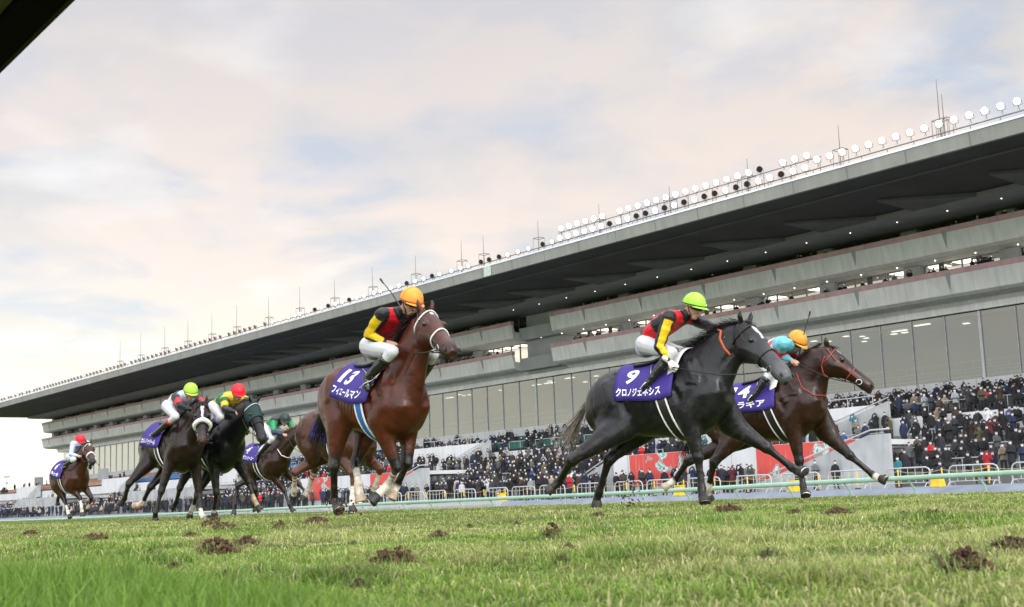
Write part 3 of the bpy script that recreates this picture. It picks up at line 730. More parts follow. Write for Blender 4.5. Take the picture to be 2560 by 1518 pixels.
def flood(t, z, kind, aim, row):
    zone = 'at the right end of the roof' if t < 46 else 'above the lime-capped rider' if t < 60 else 'along the middle of the roof' if t < 100 else 'towards the left end of the roof'
    rr = {0: ', single row', 1: ', lower row', 2: ', upper row'}[row]
    g = thing('floodlight', FL_LABEL[kind]+rr+' '+zone, 'floodlight', P3(t, 68.6, z-.22), 0, 'floodlights on the roof edge '+kind+' '+zone+rr)
    d = aim.normalized(); g.rotation_euler = (0, -math.asin(d.z), math.atan2(d.y, d.x)); g.scale = (.57, .57, .57)
    for me in PRO[kind]:
        o = bpy.data.objects.new(me.name.split('.')[0], me); COL.objects.link(o); o.parent = g
t = 30.5; i = 0
R_ = random.Random(3)
while t < 250:
    p = P3(t, 68.6, 22.6)
    if t < 50:
        k = 'lit'; aim = (P3(30, 4, 0)-p); flood(t, 22.95, k, aim, 0); t += 1.05
    elif t < 77:
        aim = (P3(36, 8, 0)-p)
        flood(t, 22.62, 'off' if (i in (2, 5, 6, 8, 9, 11, 13, 15, 16, 19)) else 'lit', aim+UU*R_.uniform(-6, 10), 1)
        if R_.random() < .93: flood(t-.2, 23.45, 'off' if i == 4 else 'lit', aim+UU*R_.uniform(-4, 6), 2)
        t += 1.05; i += 1
    elif t < 130:
        k = R_.choice(['off', 'dim', 'dim', 'off', 'dim']); aim = (P3(52, 8, 0)-p) if k == 'dim' else (P3(62, 5, 0)-p)
        flood(t, 22.5, k, aim, 0); t += R_.choice([1.25, 1.5, 2.0])
    else:
        aim = (P3(t+8, 8, 0)-p); flood(t, 22.5, 'off', aim, 0); t += R_.choice([1.4, 1.6, 1.5, 2.6])
# brackets rail
m = MB(); m.tube([P3(30, 68.9, 22.15), P3(250, 68.9, 22.15)], .05, 5)
for q in np.arange(30, 250, 2.0): m.tube([P3(q, 68.9, 21.7), P3(q, 68.9, 22.15)], .03, 4, caps=False)
lr = thing('light_rail', 'thin steel rail that the roof floodlights stand on', 'rail', P3(60, 68.9, 21.7)); part(m, 'rail', M_HOUS, lr)
m = MB(); m.tube([P3(49.5, 69.2, 23.05), P3(77.5, 69.2, 23.05)], .04, 5)
for q in np.arange(49.6, 77.6, 2.5): m.tube([P3(q, 69.2, 21.8), P3(q, 69.2, 23.05)], .04, 4, caps=False)
part(m, 'upper_rail', M_HOUS, lr)
# lightning rods
for j, (px, h) in enumerate([(2352, 4.0), (2362, 2.9), (2102, 3.0), (1872, 2.6), (1676, 2.3), (1500, 2.6), (1347, 2.8), (1210, 3.0), (1155, 3.2), (1040, 3.2), (932, 3.4), (837, 3.4), (750, 3.8), (672, 3.8), (592, 4), (530, 4), (470, 4.2), (412, 4.4), (352, 4.6), (300, 4.6)]):
    # find t where roof edge crosses px
    lo, hi = 20.0, 300.0
    for _ in range(40):
        mid = (lo+hi)/2
        if proj(P3(mid, 70, 22.5))[0] > px: lo = mid
        else: hi = mid
    t = lo; g = thing('lightning_rod', ('tallest thin mast at the right end of the roof' if j == 0 else 'short mast beside the tallest one' if j == 1 else 'thin lightning rod on a small frame on the roof edge'), 'mast', P3(t, 70, 21.9), 0, None if j < 2 else 'lightning rods on the roof')
    m = MB(); m.tube([P3(t, 70, 21.9), P3(t, 70, 21.9+h*.6), P3(t, 70, 22.2+h)], [.05, .035, .02], 5, caps=False); part(m, 'rod', M_HOUS, g)
    m = MB()
    for a, b in ((-.4, -.3), (.4, -.3), (.4, .4), (-.4, .4)): m.tube([P3(t+a, 70+b, 21.9), P3(t+a, 70+b, 23.4)], .03, 4, caps=False)
    m.tube([P3(t-.4, 69.7, 23.4), P3(t+.4, 69.7, 23.4), P3(t+.4, 70.4, 23.4), P3(t-.4, 70.4, 23.4), P3(t-.4, 69.7, 23.4)], .03, 4, caps=False); part(m, 'frame', M_HOUS, g)

# ------------------------------------------------------------------ running rail beyond the horses
M_RGREEN = pm('mint_green_plastic', (.33, .50, .40), .45, .12, 2)
RT = [(-30, .50), (21.8, .43), (32.4, .34), (39.9, .24), (63.2, .15), (109, -.16), (160, -.35), (420, -.6)]
def rail_z(t): return float(np.interp(t, [a for a, b in RT], [b for a, b in RT]))
g = thing('running_rail', 'mint green running rail along the far side of the turf', 'rail', P3(40, 41, -.6))
pts = [P3(t, 41, rail_z(t)-.10) for t in list(np.arange(-30, 120, 4))+list(np.arange(120, 420, 15))]
m = MB(); m.tube(pts, [(.10, .06)]*len(pts), 10, lat=NN, caps=False); part(m, 'rail', M_RGREEN, g, smooth=True)
for i, t in enumerate(np.arange(12, 150, 2.9)):
    z = rail_z(t); m = MB(); m.tube([P3(t, 41.02, z-.15), P3(t-.12, 41.25, z-.5), P3(t-.2, 41.5, -1.0)], [.045, .04, .04], 6, caps=False); part(m, 'post', M_RGREEN, g)
# near rail, under which the camera stands: only its dark underside shows at the top left
g = thing('near_rail', 'dark underside of the near running rail crossing the top left corner', 'rail', P3(2, .7, 1.0))
M_BLK = pm('black_rail_underside', (.006, .004, .004), .8, .3, 6, spec=.05); M_BRN = pm('brown_rail_side', (.045, .036, .025), .8, .2, 8, spec=.1); M_GRY = pm('grey_brown_rail_inner', (.22, .17, .16), .8, .15, 5, spec=.1)
a, b = 2.62, -6
m = MB(); m.tsz(b, a, .667, .728, 1.10, 1.22); part(m, 'underside', M_BLK, g)
m = MB(); m.tsz(b, a, .7285, .738, 1.098, 1.24); part(m, 'edge', M_BRN, g)
m = MB(); m.tsz(b, a+.3, .45, .6665, 1.13, 1.20); part(m, 'inner_board', M_GRY, g)
m = MB(); m.prism([(.668, 1.085), (.74, 1.10), (.74, 1.2), (.668, 1.2)], a, a+.16); part(m, 'end_cap', M_BRN, g)
m = MB(); m.tube([P3(-3, .3, 1.15), P3(-3, .0, .5), P3(-3, -.2, -.05)], .04, 8); part(m, 'post', M_RGREEN, g)

# ------------------------------------------------------------------ barriers, posts and boxes on the apron
def barrier_mesh():
    m = MB(); L = 2.3; h = .9; r = .035
    m.tube([(0, 0, 0), (0, 0, h-.22), (.07, 0, h-.07), (.22, 0, h), (L-.22, 0, h), (L-.07, 0, h-.07), (L, 0, h-.22), (L, 0, 0)], r, 7)
    f = m.mesh('frame', [M_RAILW], smooth=True)
    m = MB(); m.tube([(0, 0, .22), (L, 0, .22)], .02, 5, caps=False)
    for i in range(1, 6): m.tube([(L*i/6, 0, .22), (L*i/6, 0, h-.01)], .016, 5, caps=False)
    b = m.mesh('bars', [M_RAILW]); return f, b
def foot_mesh():
    m = MB(); m.tube([(0, -.35, .02), (0, -.2, .18), (0, .2, .18), (0, .35, .02)], .02, 5); return m.mesh('foot', [M_RAILW])
BF, BB = barrier_mesh(); BFT = foot_mesh()
RZ = math.atan2(UU.y, UU.x)
BAR = list(np.arange(24.0, 76, 3.05))
for i, t in enumerate(BAR):
    x = proj(P3(t, 48.5, .5))[0]
    where = 'at the right edge' if x > 2350 else 'below the dark bay horse' if x > 1950 else 'below the grey horse' if x > 1500 else 'between the leading bay and the grey horse' if x > 1150 else 'left of centre in the far line'
    g = thing('crowd_barrier', 'white tubular crowd barrier on the apron '+where, 'barrier', P3(t, 48.5+.25*math.sin(i*1.7), -.13), RZ+.02*math.sin(i*2.1), 'white crowd barriers '+where)
    for me, x0 in ((BF, 0), (BB, 0), (BFT, .1), (BFT, 2.2)):
        o = bpy.data.objects.new(me.name.split('.')[0], me); COL.objects.link(o); o.parent = g; o.location = (x0, 0, 0)
M_YEL = pm('yellow_plastic', (.78, .50, .03), .5, .12, 4); M_BLKP = pm('black_rubber', (.02, .02, .02), .7, .2, 6); M_ROPE = pm('yellow_rope', (.6, .45, .12), .8, .2, 20)
def ypost():
    m = MB(); m.tube([(0, 0, .05), (0, 0, .85)], .035, 7); a = m.mesh('post', [M_YEL], smooth=True)
    m = MB(); m.tube([(0, 0, .35), (0, 0, .45)], .038, 7, caps=False); c = m.mesh('band', [M_BLKP]); m = MB(); m.tube([(0, 0, 0), (0, 0, .07)], [.17, .12], 10, caps=False); return a, m.mesh('foot', [M_BLKP]), c
YP, YF, YB = ypost(); prev = None
ts_ = list(np.arange(22, 84, 2.35))
for i, t in enumerate(ts_):
    x = proj(P3(t, 51.5, .5))[0]; where = 'at the right of the apron' if x > 1900 else 'in the middle of the apron' if x > 1300 else 'far along the apron'
    g = thing('queue_post', 'thin yellow and black post holding a rope '+where, 'post', P3(t, 51.5, -.13), 0, 'yellow rope posts '+where)
    for me in (YP, YF, YB): o = bpy.data.objects.new(me.name.split('.')[0], me); COL.objects.link(o); o.parent = g
g = thing('rope', 'yellow rope strung slackly between the yellow posts', 'rope', P3(22, 51.5, .6))
m = MB(); pts = []
for i in range(len(ts_)-1):
    for k in range(5): q = k/5; pts.append(P3(ts_[i]+(ts_[i+1]-ts_[i])*q, 51.5, .66-.12*4*q*(1-q)))
m.tube(pts, .014, 4, caps=False); part(m, 'rope', M_ROPE, g)
for j, (px, lab) in enumerate([(2345, 'yellow box under the rail at the far right'), (1985, 'yellow box beside the planted foreleg of the dark bay horse'), (1700, 'yellow box just left of the grey horse foreleg'), (1255, 'yellow box left of the grey horse hind legs')]):
    lo, hi = 5.0, 200.0
    for _ in range(40):
        mid = (lo+hi)/2
        if proj(P3(mid, 45, 0))[0] > px: lo = mid
        else: hi = mid
    p = P3(lo, 45, -.14); g = thing('yellow_box', lab, 'box', p, RZ, 'yellow boxes on the apron')
    m = MB(); w0, w1, h = .24, .18, .50
    m.hexa([(-w0, -w0, .02), (w0, -w0, .02), (w0, w0, .02), (-w0, w0, .02), (-w1, -w1, h), (w1, -w1, h), (w1, w1, h), (-w1, w1, h)])
    o = m.build('body', M_YEL); bv = o.modifiers.new('b', 'BEVEL'); bv.width = .03; bv.segments = 2; o.parent = g
    m = MB(); m.box((0, 0, h+.03), (.42, .42, .05)); o = m.build('lid', M_YEL); o.parent = g
    m = MB(); m.tube([(.36, 0, 0), (.36, 0, .6), (.30, 0, .72), (.2, 0, .74)], .03, 6); o = m.build('handle', M_RAILW); o.parent = g
# folded white boards lying along the rail
g = thing('rail_boards', 'low white boards lying on the ground beyond the rail under the bay horse', 'boards', P3(60, 43.6, -.1))
def t_at(px, s_, z=0.0):
    lo, hi = 5.0, 300.0
    for _ in range(40):
        mid = (lo+hi)/2
        if proj(P3(mid, s_, z))[0] > px: lo = mid
        else: hi = mid
    return lo
M_BRD = pm('grey_board', (.42, .44, .47), .6, .15, 3)
for x0, x1 in ((1240, 1000), (995, 800), (795, 560)):
    a, b = t_at(x0, 41.9), t_at(x1, 41.9)
    m = MB(); m.hexa([P3(a, 41.9, -.2), P3(b, 41.9, -.24), P3(b, 42.3, -.24), P3(a, 42.3, -.2), P3(a, 41.95, .02), P3(b, 41.95, -.08), P3(b, 42.3, -.08), P3(a, 42.3, .02)]); part(m, 'board', M_RAILW, g)
    m = MB(); m.hexa([P3(a, 41.8, -.75), P3(b, 41.8, -.75), P3(b, 42.2, -.75), P3(a, 42.2, -.75), P3(a, 41.85, -.21), P3(b, 41.85, -.25), P3(b, 42.2, -.25), P3(a, 42.2, -.21)]); part(m, 'lower_board', M_BRD, g)

# ------------------------------------------------------------------ inverted-U rails on the terraces
def trail_mesh(L):
    m = MB(); m.tube([(0, 0, 0), (0, 0, 1.05), (L, 0, 1.05), (L, 0, 0)], .032, 6)
    for i in range(1, int(L/1.1)): m.tube([(i*L/int(L/1.1), 0, 0), (i*L/int(L/1.1), 0, 1.04)], .024, 5, caps=False)
    return m.mesh('frame', [M_RAILW])
TR = {L: trail_mesh(L) for L in (3.2, 4.4)}
r = random.Random(11)
for s_, z, gap, nm in ((59.4, .25, 1.6, 'lowest'), (62.4, 1.05, 1.4, 'second'), (66.8, 2.25, 1.2, 'third'), (71.0, 4.2, .6, 'upper terrace')):
    t = 20+r.uniform(0, 3)
    while t < 150:
        k = (t-38) % 43.0
        L = r.choice([3.2, 4.4])
        if not (k < 25 and s_ < 64 and t > 38-1):
            x = proj(P3(t, s_, z))[0]; where = 'at far right' if x > 2150 else 'behind the racing horses' if x > 1450 else 'between the two leaders' if x > 1000 else 'far along the terrace'
            g = thing('terrace_rail', f'white steel leaning rail, {nm} step, '+where, 'rail', P3(t, s_, z), RZ, f'white leaning rails {nm} step '+where)
            o = bpy.data.objects.new('frame', TR[L]); COL.objects.link(o); o.parent = g
        t += L+gap
# far lamp, signs and bare tree at the left
M_DKT = pm('dark_bark', (.09, .07, .05), .9, .3, 6)
def lamp(px, py0, py1, depth, lab):
    b = at_depth(px, py1, depth); tp = at_depth(px, py0, depth); b.z = -.3
    g = thing('lamp_post', lab, 'lamp', b); m = MB(); m.tube([b, Vector((b.x, b.y, tp.z))], [.12, .07], 6); part(m, 'pole', M_PILL, g)
    m = MB(); q = Vector((b.x, b.y, tp.z)); m.box(q+Vector((0, 0, .1)), (1.4, .5, .5)); m.box(q-Vector((0, 0, 1.6)), (.6, .4, .5)); part(m, 'lamp_head', M_PILL, g)
lamp(16, 1193, 1240, 330, 'slim lamp post standing alone at the far left')
for px, py, dp, lab in ((97, 1205, 240, 'small grey notice board on a pole behind the far left terrace'), (258, 1186, 200, 'small grey notice board above the blue seats')):
    c = at_depth(px, py, dp); g = thing('notice_board', lab, 'sign', Vector((c.x, c.y, c.z-4)), 0)
    m = MB(); m.box(c, (1.7, .12, 1.9)); part(m, 'board', M_PILL, g); m = MB(); m.tube([c-Vector((0, 0, 4)), c-Vector((0, 0, .9))], .06, 5); part(m, 'pole', M_PILL, g)
def bare_tree(px, depth, h, lab, seed):
    b = at_depth(px, 1280, depth); b.z = -.5; r = random.Random(seed); g = thing('bare_tree', lab, 'tree', b)
    m = MB(); m.tube([b, b+Vector((.1, 0, h*.45))], [.22, .12], 6); part(m, 'trunk', M_DKT, g); m = MB()
    def br(p, d, L, rd, k):
        e = p+d*L; m.tube([p, e], [rd, rd*.6], 4, caps=False)
        if k:
            for _ in range(3): br(e, (d+Vector((r.uniform(-.9, .9), r.uniform(-.9, .9), r.uniform(-.1, .7)))).normalized(), L*.68, rd*.6, k-1)
    for _ in range(4): br(b+Vector((.1, 0, h*.42)), Vector((r.uniform(-.7, .7), r.uniform(-.7, .7), 1)).normalized(), h*.2, .1, 4)
    part(m, 'crown', M_DKT, g)
bare_tree(3, 340, 9, 'small bare tree at the very left edge', 4)
bare_tree(-14, 330, 8, 'bare tree mostly cut off by the left edge', 9)
# ------------------------------------------------------------------ race horses
M_COAT = pm('horse_coat', None, .33, .30, 9, .32, 14, spec=.40, attr='Col')
M_HAIRB = pm('black_horse_hair', (.012, .010, .010), .5, .4, 30, spec=.4)
M_HAIRC = pm('chestnut_horse_hair', (.20, .065, .022), .5, .4, 30, spec=.4)
M_HAIRG = pm('pale_tail_hair', (.30, .25, .21), .6, .5, 25)
M_EYE = pm('dark_eye', (.012, .006, .004), .06, 0, 5, spec=.8)
M_NOST = pm('dark_nostril', (.008, .005, .005), .5, .1, 20)
M_LEATH = pm('black_leather', (.015, .013, .013), .35, .2, 20, spec=.5)
M_REDL = pm('red_bridle', (.30, .045, .03), .5, .15, 20)
M_ORNG = pm('orange_rein', (.42, .085, .025), .5, .1, 20)
M_WHT = pm('white_webbing', (.80, .80, .77), .6, .08, 20)
M_STEEL = pm('bit_steel', (.6, .6, .58), .25, .05, 5, metal=1)
M_PURP = pm('purple_cloth', (.042, .022, .21), .75, .12, 5, .2, 40)
M_WCL = pm('white_print', (.82, .82, .80), .7, .04, 5)
M_BLUG = pm('blue_girth', (.02, .14, .42), .6, .1, 10)
M_WOOL = pm('white_sheepskin', (.85, .84, .80), .95, .1, 20, .8, 60)
M_GRNH = pm('dark_green_hood', (.004, .026, .026), .7, .15, 10)
HYAW0 = math.atan2(-UU.y, -UU.x)
RINGS = [(-.83, 1.40, 1.18, .11, 0), (-.755, 1.50, .99, .21, .05), (-.60, 1.585, .93, .285, .12), (-.44, 1.615, .92, .31, .16), (-.22, 1.585, .91, .295, .12), (.0, 1.54, .865, .305, .08),
         (.2, 1.53, .815, .30, .08), (.34, 1.565, .795, .28, .18), (.46, 1.605, .80, .26, .34), (.60, 1.56, .85, .25, .24), (.73, 1.46, .92, .22, .1), (.84, 1.36, 1.03, .14, 0)]
RX = [r[0] for r in RINGS]
class Trunk:
    def __init__(s, wz, pitch, sx, deep=1.0, wide=1.0): s.wz, s.p, s.sx, s.deep, s.wide = wz, pitch, sx, deep, wide
    def T(s, p):
        x, y, z = p; dx = (x-.46)*s.sx; dz = (z-1.60)*s.deep; c, q = math.cos(s.p), math.sin(s.p)
        return Vector((.46+dx*c-dz*q, y*s.wide, s.wz+dx*q+dz*c))
    def surf(s, x, a, off=0.0):
        zt, zb, hw, eg = [float(np.interp(x, RX, [r[k] for r in RINGS])) for k in (1, 2, 3, 4)]
        zc, hh = (zt+zb)/2, (zt-zb)/2; ca, sa = math.cos(a), math.sin(a)
        k = 1-eg*max(0, ca)
        return s.T((x, -(hw*k*sa+off*sa), zc+hh*ca+off*ca))
def solve(O, yaw, parent, px, L, pref=None):
    """the point seen at photo pixel px that lies a bone length L from its parent joint (horse-local coordinates)"""
    Mi = Matrix.Rotation(-yaw, 3, 'Z'); o = Mi @ (CPOS-O); d = Mi @ ray(*px)
    w = o-parent; b = w.dot(d); c = w.dot(w)-L*L; D = b*b-c
    if D < 0: return o+d*(-b)
    q = math.sqrt(D); ps = [o+d*(-b-q), o+d*(-b+q)]
    pl = parent.y if pref is None else pref
    return min(ps, key=lambda p: abs(p.y-pl))
def on_lat(O, yaw, px, lat):
    M = Matrix.Rotation(yaw, 3, 'Z'); n = M @ Vector((0, 1, 0)); p = on_plane(px[0], px[1], O+n*lat, n); return Matrix.Rotation(-yaw, 3, 'Z') @ (p-O)
def ring_tube(mb, T, n=28, ax=20):
    pass
def wav(x, an):
    q = min(1, abs(an)/1.58); return .005*math.sin(17*x+2.2*an)+.012*q*q*math.sin(15*x+(1 if an > 0 else 3))+.014*q**3
def text_on(tr, txt, x0, x1, a0, a1, off, name, mat, parent, rot=0.0, bold=.0, dx=0.0):
    """lettering mapped on the side of the trunk: x0..x1 along the horse, a0 (top) .. a1 (bottom) angle round the barrel"""
    cu = bpy.data.curves.new('t', 'FONT'); cu.body = txt; cu.size = 1; cu.offset = bold; cu.resolution_u = 3
    o = bpy.data.objects.new('t', cu); COL.objects.link(o)
    me = bpy.data.meshes.new_from_object(o.evaluated_get(bpy.context.evaluated_depsgraph_get())); bpy.data.objects.remove(o); bpy.data.curves.remove(cu)
    bm = bmesh.new(); bm.from_mesh(me)
    bmesh.ops.triangulate(bm, faces=bm.faces)
    for _ in range(3):
        es = [e for e in bm.edges if e.calc_length() > .22]
        if not es: break
        bmesh.ops.subdivide_edges(bm, edges=es, cuts=1)
        bmesh.ops.triangulate(bm, faces=bm.faces)
    xs = [v.co.x for v in bm.verts]; ys = [v.co.y for v in bm.verts]; ax_, bx = min(xs), max(xs); ay, by = min(ys), max(ys)
    for v in bm.verts:
        u = (v.co.x-ax_)/(bx-ax_+1e-9); w = (v.co.y-ay)/(by-ay+1e-9)
        x = x0+(x1-x0)*u+rot*(w-.5)+dx; a = a1+(a0-a1)*w
        v.co = tr.surf(x, a, off+wav(x-dx, a))
    bmesh.ops.recalc_face_normals(bm, faces=bm.faces)
    bm.to_mesh(me); bm.free(); return obj_from(me, name, mat, parent)
def strands(mb, roots, n, length, dirf, width, rnd, sag=.3, seg=4, curl=.15):
    for i in range(n):
        p, d0 = roots(rnd); d = dirf(rnd, d0); L = length*rnd.uniform(.6, 1.15); pts = [Vector(p)]; w0 = width*rnd.uniform(.6, 1.3)
        for k in range(seg):
            d = (d+Vector((rnd.uniform(-curl, curl), rnd.uniform(-curl, curl), rnd.uniform(-curl, curl)-sag/seg))).normalized()
            pts.append(pts[-1]+d*L/seg)
        side = d.cross(Vector((0, 0, 1))).normalized() if abs(d.z) < .95 else Vector((0, 1, 0))
        side = (side+Vector((rnd.uniform(-.8, .8), rnd.uniform(-.8, .8), rnd.uniform(-.8, .8)))).normalized()
        vs = []
        for k, q in enumerate(pts):
            w = w0*(1-.85*k/seg); vs += [q-side*w, q+side*w]
        mb.add(vs, [(2*k, 2*k+1, 2*k+3, 2*k+2) for k in range(seg)])
HEAD0 = [(-.09, .05, -.07, .055), (-.03, .072, -.12, .080), (.06, .083, -.195, .098), (.16, .087, -.245, .110), (.26, .086, -.232, .114), (.36, .078, -.185, .100), (.48, .064, -.132, .080), (.60, .056, -.102, .069), (.74, .053, -.092, .066), (.86, .055, -.094, .072), (.95, .046, -.086, .064), (1.02, .014, -.060, .042)]
HL0 = .62
def head_frame(P, Mz):
    a = (Mz-P).normalized(); lat = Vector((0, 0, 1)).cross(a).normalized(); up = a.cross(lat).normalized(); return a, lat, up
def make_horse(K):
    D = K['depth']; yaw = HYAW0+rad(K.get('yaw', 0)); H = Vector((math.cos(yaw), math.sin(yaw), 0))
    pw = at_depth(*K['withers'], D); O = Vector((pw.x, pw.y, 0))-H*.46; O.z = 0
    W_ = on_lat(O, yaw, K['withers'], 0); Cc = on_lat(O, yaw, K['croup'], 0)
    dl = math.hypot(W_.x-Cc.x, W_.z-Cc.z); pitch = math.atan2(W_.z-Cc.z, W_.x-Cc.x); pitch = max(-.22, min(.22, pitch)); sx = max(.88, min(1.12, dl/.90))
    if 'pitch' in K: pitch = rad(K['pitch'])
    if 'sx' in K: sx = K['sx']
    tr = Trunk(W_.z, pitch, sx, K.get('deep', 1.02), K.get('wide', 1.0)); bulk = K.get('bulk', 1.0)
    print(K['id'], 'trunk len ratio %.2f pitch %.1f wz %.2f' % (dl/.90, math.degrees(pitch), W_.z))
    t = thing('race_horse', K['label'], 'horse', O, yaw, 'race horses galloping towards the camera')
    mb = MB(); T = tr.T
    # trunk
    n = 24; vs = []; fs = []
    for x, zt, zb, hw, eg in RINGS:
        for j in range(n):
            a = 2*math.pi*j/n; ca, sa = math.cos(a), math.sin(a); k = 1-eg*max(0, ca)
            vs.append(T((x, -hw*k*sa, (zt+zb)/2+(zt-zb)/2*ca)))
    for i in range(len(RINGS)-1):
        for j in range(n): fs.append((i*n+j, i*n+(j+1) % n, (i+1)*n+(j+1) % n, (i+1)*n+j))
    fs += [tuple(range(n)), tuple(range((len(RINGS)-1)*n, len(RINGS)*n))[::-1]]; mb.add(vs, fs)
    Y = Vector((0, 1, 0)); legs = []; hooves = []
    # legs: key 'RF','LF','RH','LH'
    lgk = K.get('legk', 1.2)
    def LM(l): return [(u_*(lgk if max(u_, v_) < .10 else 1+(lgk-1)*.55), v_*(lgk if max(u_, v_) < .10 else 1+(lgk-1)*.55)) for u_, v_ in l]
    for key, sgn, front in (('RF', -1, True), ('LF', 1, True), ('RH', -1, False), ('LH', 1, False)):
        if key not in K: continue
        q = K[key]; lat = .13*sgn
        if front:
            sh = T((.60, .155*sgn, 1.17)); el = T((.44, .17*sgn, 1.01))
            if 'el' in q: el = solve(O, yaw, sh, q['el'], .25, .17*sgn)
            kn = solve(O, yaw, el, q['kn'], .43, lat); fe = solve(O, yaw, kn, q['fe'], .31, kn.y); ho = solve(O, yaw, fe, q['ho'], .15, fe.y)
            sb = T((.50, .12*sgn, 1.42))
            mb.tube([sb, T((.56, .16*sgn, 1.28)), sh, el], LM([(.13, .06), (.165, .085), (.155, .105), (.14, .10)]), 12, lat=Y)
            mb.tube([sh.lerp(el, .7)+Vector((0, 0, .03)), el, el.lerp(kn, .3), el.lerp(kn, .65), el.lerp(kn, .88), kn, kn.lerp(fe, .12)], LM([(.135, .10), (.13, .098), (.102, .082), (.068, .058), (.052, .047), (.055, .050), (.043, .038)]), 12, lat=Y)
            mb.tube([kn, kn.lerp(fe, .18), kn.lerp(fe, .5), kn.lerp(fe, .85), fe, fe.lerp(ho, .5)], LM([(.046, .043), (.036, .032), (.031, .027), (.034, .029), (.043, .038), (.034, .031)]), 10, lat=Y)
            print('  ', key, 'lat kn %.2f fe %.2f ho %.2f' % (kn.y, fe.y, ho.y), 'bones %.2f %.2f %.2f' % ((kn-el).length, (fe-kn).length, (ho-fe).length), 'hoof z %.2f' % ho.z)
            chain = (el, kn, fe, ho)
        else:
            hip = T((-.52, .12*sgn, 1.34)); st = T((-.30, .19*sgn, 1.04))
            if 'st' in q: st = solve(O, yaw, hip, q['st'], .38, .19*sgn)
            hk = solve(O, yaw, st, q['hk'], .46, .14*sgn); fe = solve(O, yaw, hk, q['fe'], .40, hk.y); ho = solve(O, yaw, fe, q['ho'], .16, fe.y)
            bt = T((-.70, .11*sgn, 1.22))
            mb.tube([hip, hip.lerp(st, .5), st], LM([(.26, .15), (.25, .155), (.18, .125)]), 12, lat=Y)
            mb.tube([bt, bt.lerp(st, .45), st.lerp(hk, .35)], LM([(.16, .11), (.185, .13), (.115, .085)]), 12, lat=Y)
            mb.tube([st, st.lerp(hk, .3), st.lerp(hk, .62), st.lerp(hk, .86), hk, hk.lerp(fe, .12)], LM([(.17, .125), (.14, .105), (.088, .068), (.061, .048), (.064, .048), (.050, .041)]), 12, lat=Y)
            # point of hock and tendon
            back = ((hk-st).normalized()-(fe-hk).normalized()); back = back.normalized() if back.length > .15 else Vector((-1, 0, 0))
            mb.ball(hk+back*.035, (.042, .032, .05), 8, 6)
            mb.tube([st.lerp(hk, .6)+back*.045, hk+back*.05], [.02, .026], 8)
            mb.tube([hk, hk.lerp(fe, .18), hk.lerp(fe, .5), hk.lerp(fe, .87), fe, fe.lerp(ho, .5)], LM([(.050, .041), (.041, .034), (.035, .030), (.037, .031), (.046, .040), (.036, .033)]), 10, lat=Y)
            print('  ', key, 'lat hk %.2f fe %.2f ho %.2f' % (hk.y, fe.y, ho.y), 'bones %.2f %.2f %.2f' % ((hk-st).length, (fe-hk).length, (ho-fe).length), 'hoof z %.2f' % ho.z)
            chain = (st, hk, fe, ho)
        d = (ho-fe).normalized(); legs.append((key, chain))
        # pastern into a flared hoof; toe forward of the pastern line
        toe = q.get('toe', 1.0)
        fwd = (Vector((1, 0, 0))-d*d.x).normalized()
        hooves.append((fe, ho, d, fwd*toe, key))
        mb.tube([fe.lerp(ho, .3), fe.lerp(ho, .62)], LM([(.036, .034), (.041, .039)]), 10, lat=Y)
    # neck
    P = on_lat(O, yaw, K['poll'], K.get('poll_lat', 0)); Mz = solve(O, yaw, P, K['muzzle'], HL0*K.get('hs', 1.06), K.get('muz_lat', P.y))
    print('   poll', [round(v, 2) for v in P], 'muzzle', [round(v, 2) for v in Mz])
    P = P-head_frame(P, Mz)[2]*.065; a, lat, up = head_frame(P, Mz); hs = K.get('hs', 1.06); HL = HL0*hs; HEAD = [(h[0], h[1]*hs, h[2]*hs, h[3]*hs) for h in HEAD0]
    B0, B1 = T((.52, 0, 1.28)), T((.66, 0, 1.27))
    nb = P-up*.05
    c1 = B0.lerp(nb, .33)+Vector((0, 0, .02)); c2 = B0.lerp(nb, .68)+Vector((0, 0, .03))
    mb.tube([T((.44, 0, 1.30)), B0.lerp(B1, .5), c1, c2, nb.lerp(c2, .25), nb], [(u_*bulk, v_*bulk) for u_, v_ in [(.31, .17), (.325, .165), (.27, .135), (.20, .108), (.155, .092), (.115, .078)]], 18, lat=Y.lerp(lat, .3))
    # chest muscles
    for sgn in (-1, 1): mb.tube([T((.60, .10*sgn, 1.30)), T((.76, .095*sgn, 1.14)), T((.62, .11*sgn, .98))], [.10, .115, .10], 12)
    # head
    def HP(u, v, w): return P+a*(HL*u)+lat*v+up*w
    vs = []; fs = []; n = 16
    for tt, tp, bt_, hw in HEAD:
        zc, hh = (tp+bt_)/2, (tp-bt_)/2
        for j in range(n):
            an = 2*math.pi*j/n; ca, sa = math.cos(an), math.sin(an)
            k = 1-.22*max(0, ca) - .25*max(0, -ca)*(1 if tt < .5 else .3)
            vs.append(HP(tt, hw*k*sa, zc+hh*ca))
    for i in range(len(HEAD)-1):
        for j in range(n): fs.append((i*n+j, i*n+(j+1) % n, (i+1)*n+(j+1) % n, (i+1)*n+j))
    fs += [tuple(range(n)), tuple(range((len(HEAD)-1)*n, len(HEAD)*n))]; mb.add(vs, fs)
    for sgn in (-1, 1):
        mb.ball(HP(.30, .090*sgn, .034), (.036, .028, .030), 8, 6)          # eye socket
        mb.ball(HP(.92, .047*sgn, -.010), (.036, .026, .034), 8, 6)         # nostril flare
        eb = HP(-.03, .05*sgn, .06); et = eb+(up*.85-a*K.get('earback', 1.1)+lat*.25*sgn).normalized()*.135
        mid = eb.lerp(et, .5)+lat*.012*sgn
        mb.tube([eb, mid, et], [(.030, .024), (.036, .020), (.008, .007)], 10, lat=lat)
    mb.ball(HP(1.0, 0, -.075), (.035, .035, .028), 8, 6)                    # lower lip
    me = fuse(mb, K.get('vox', .0125), 4, .5)
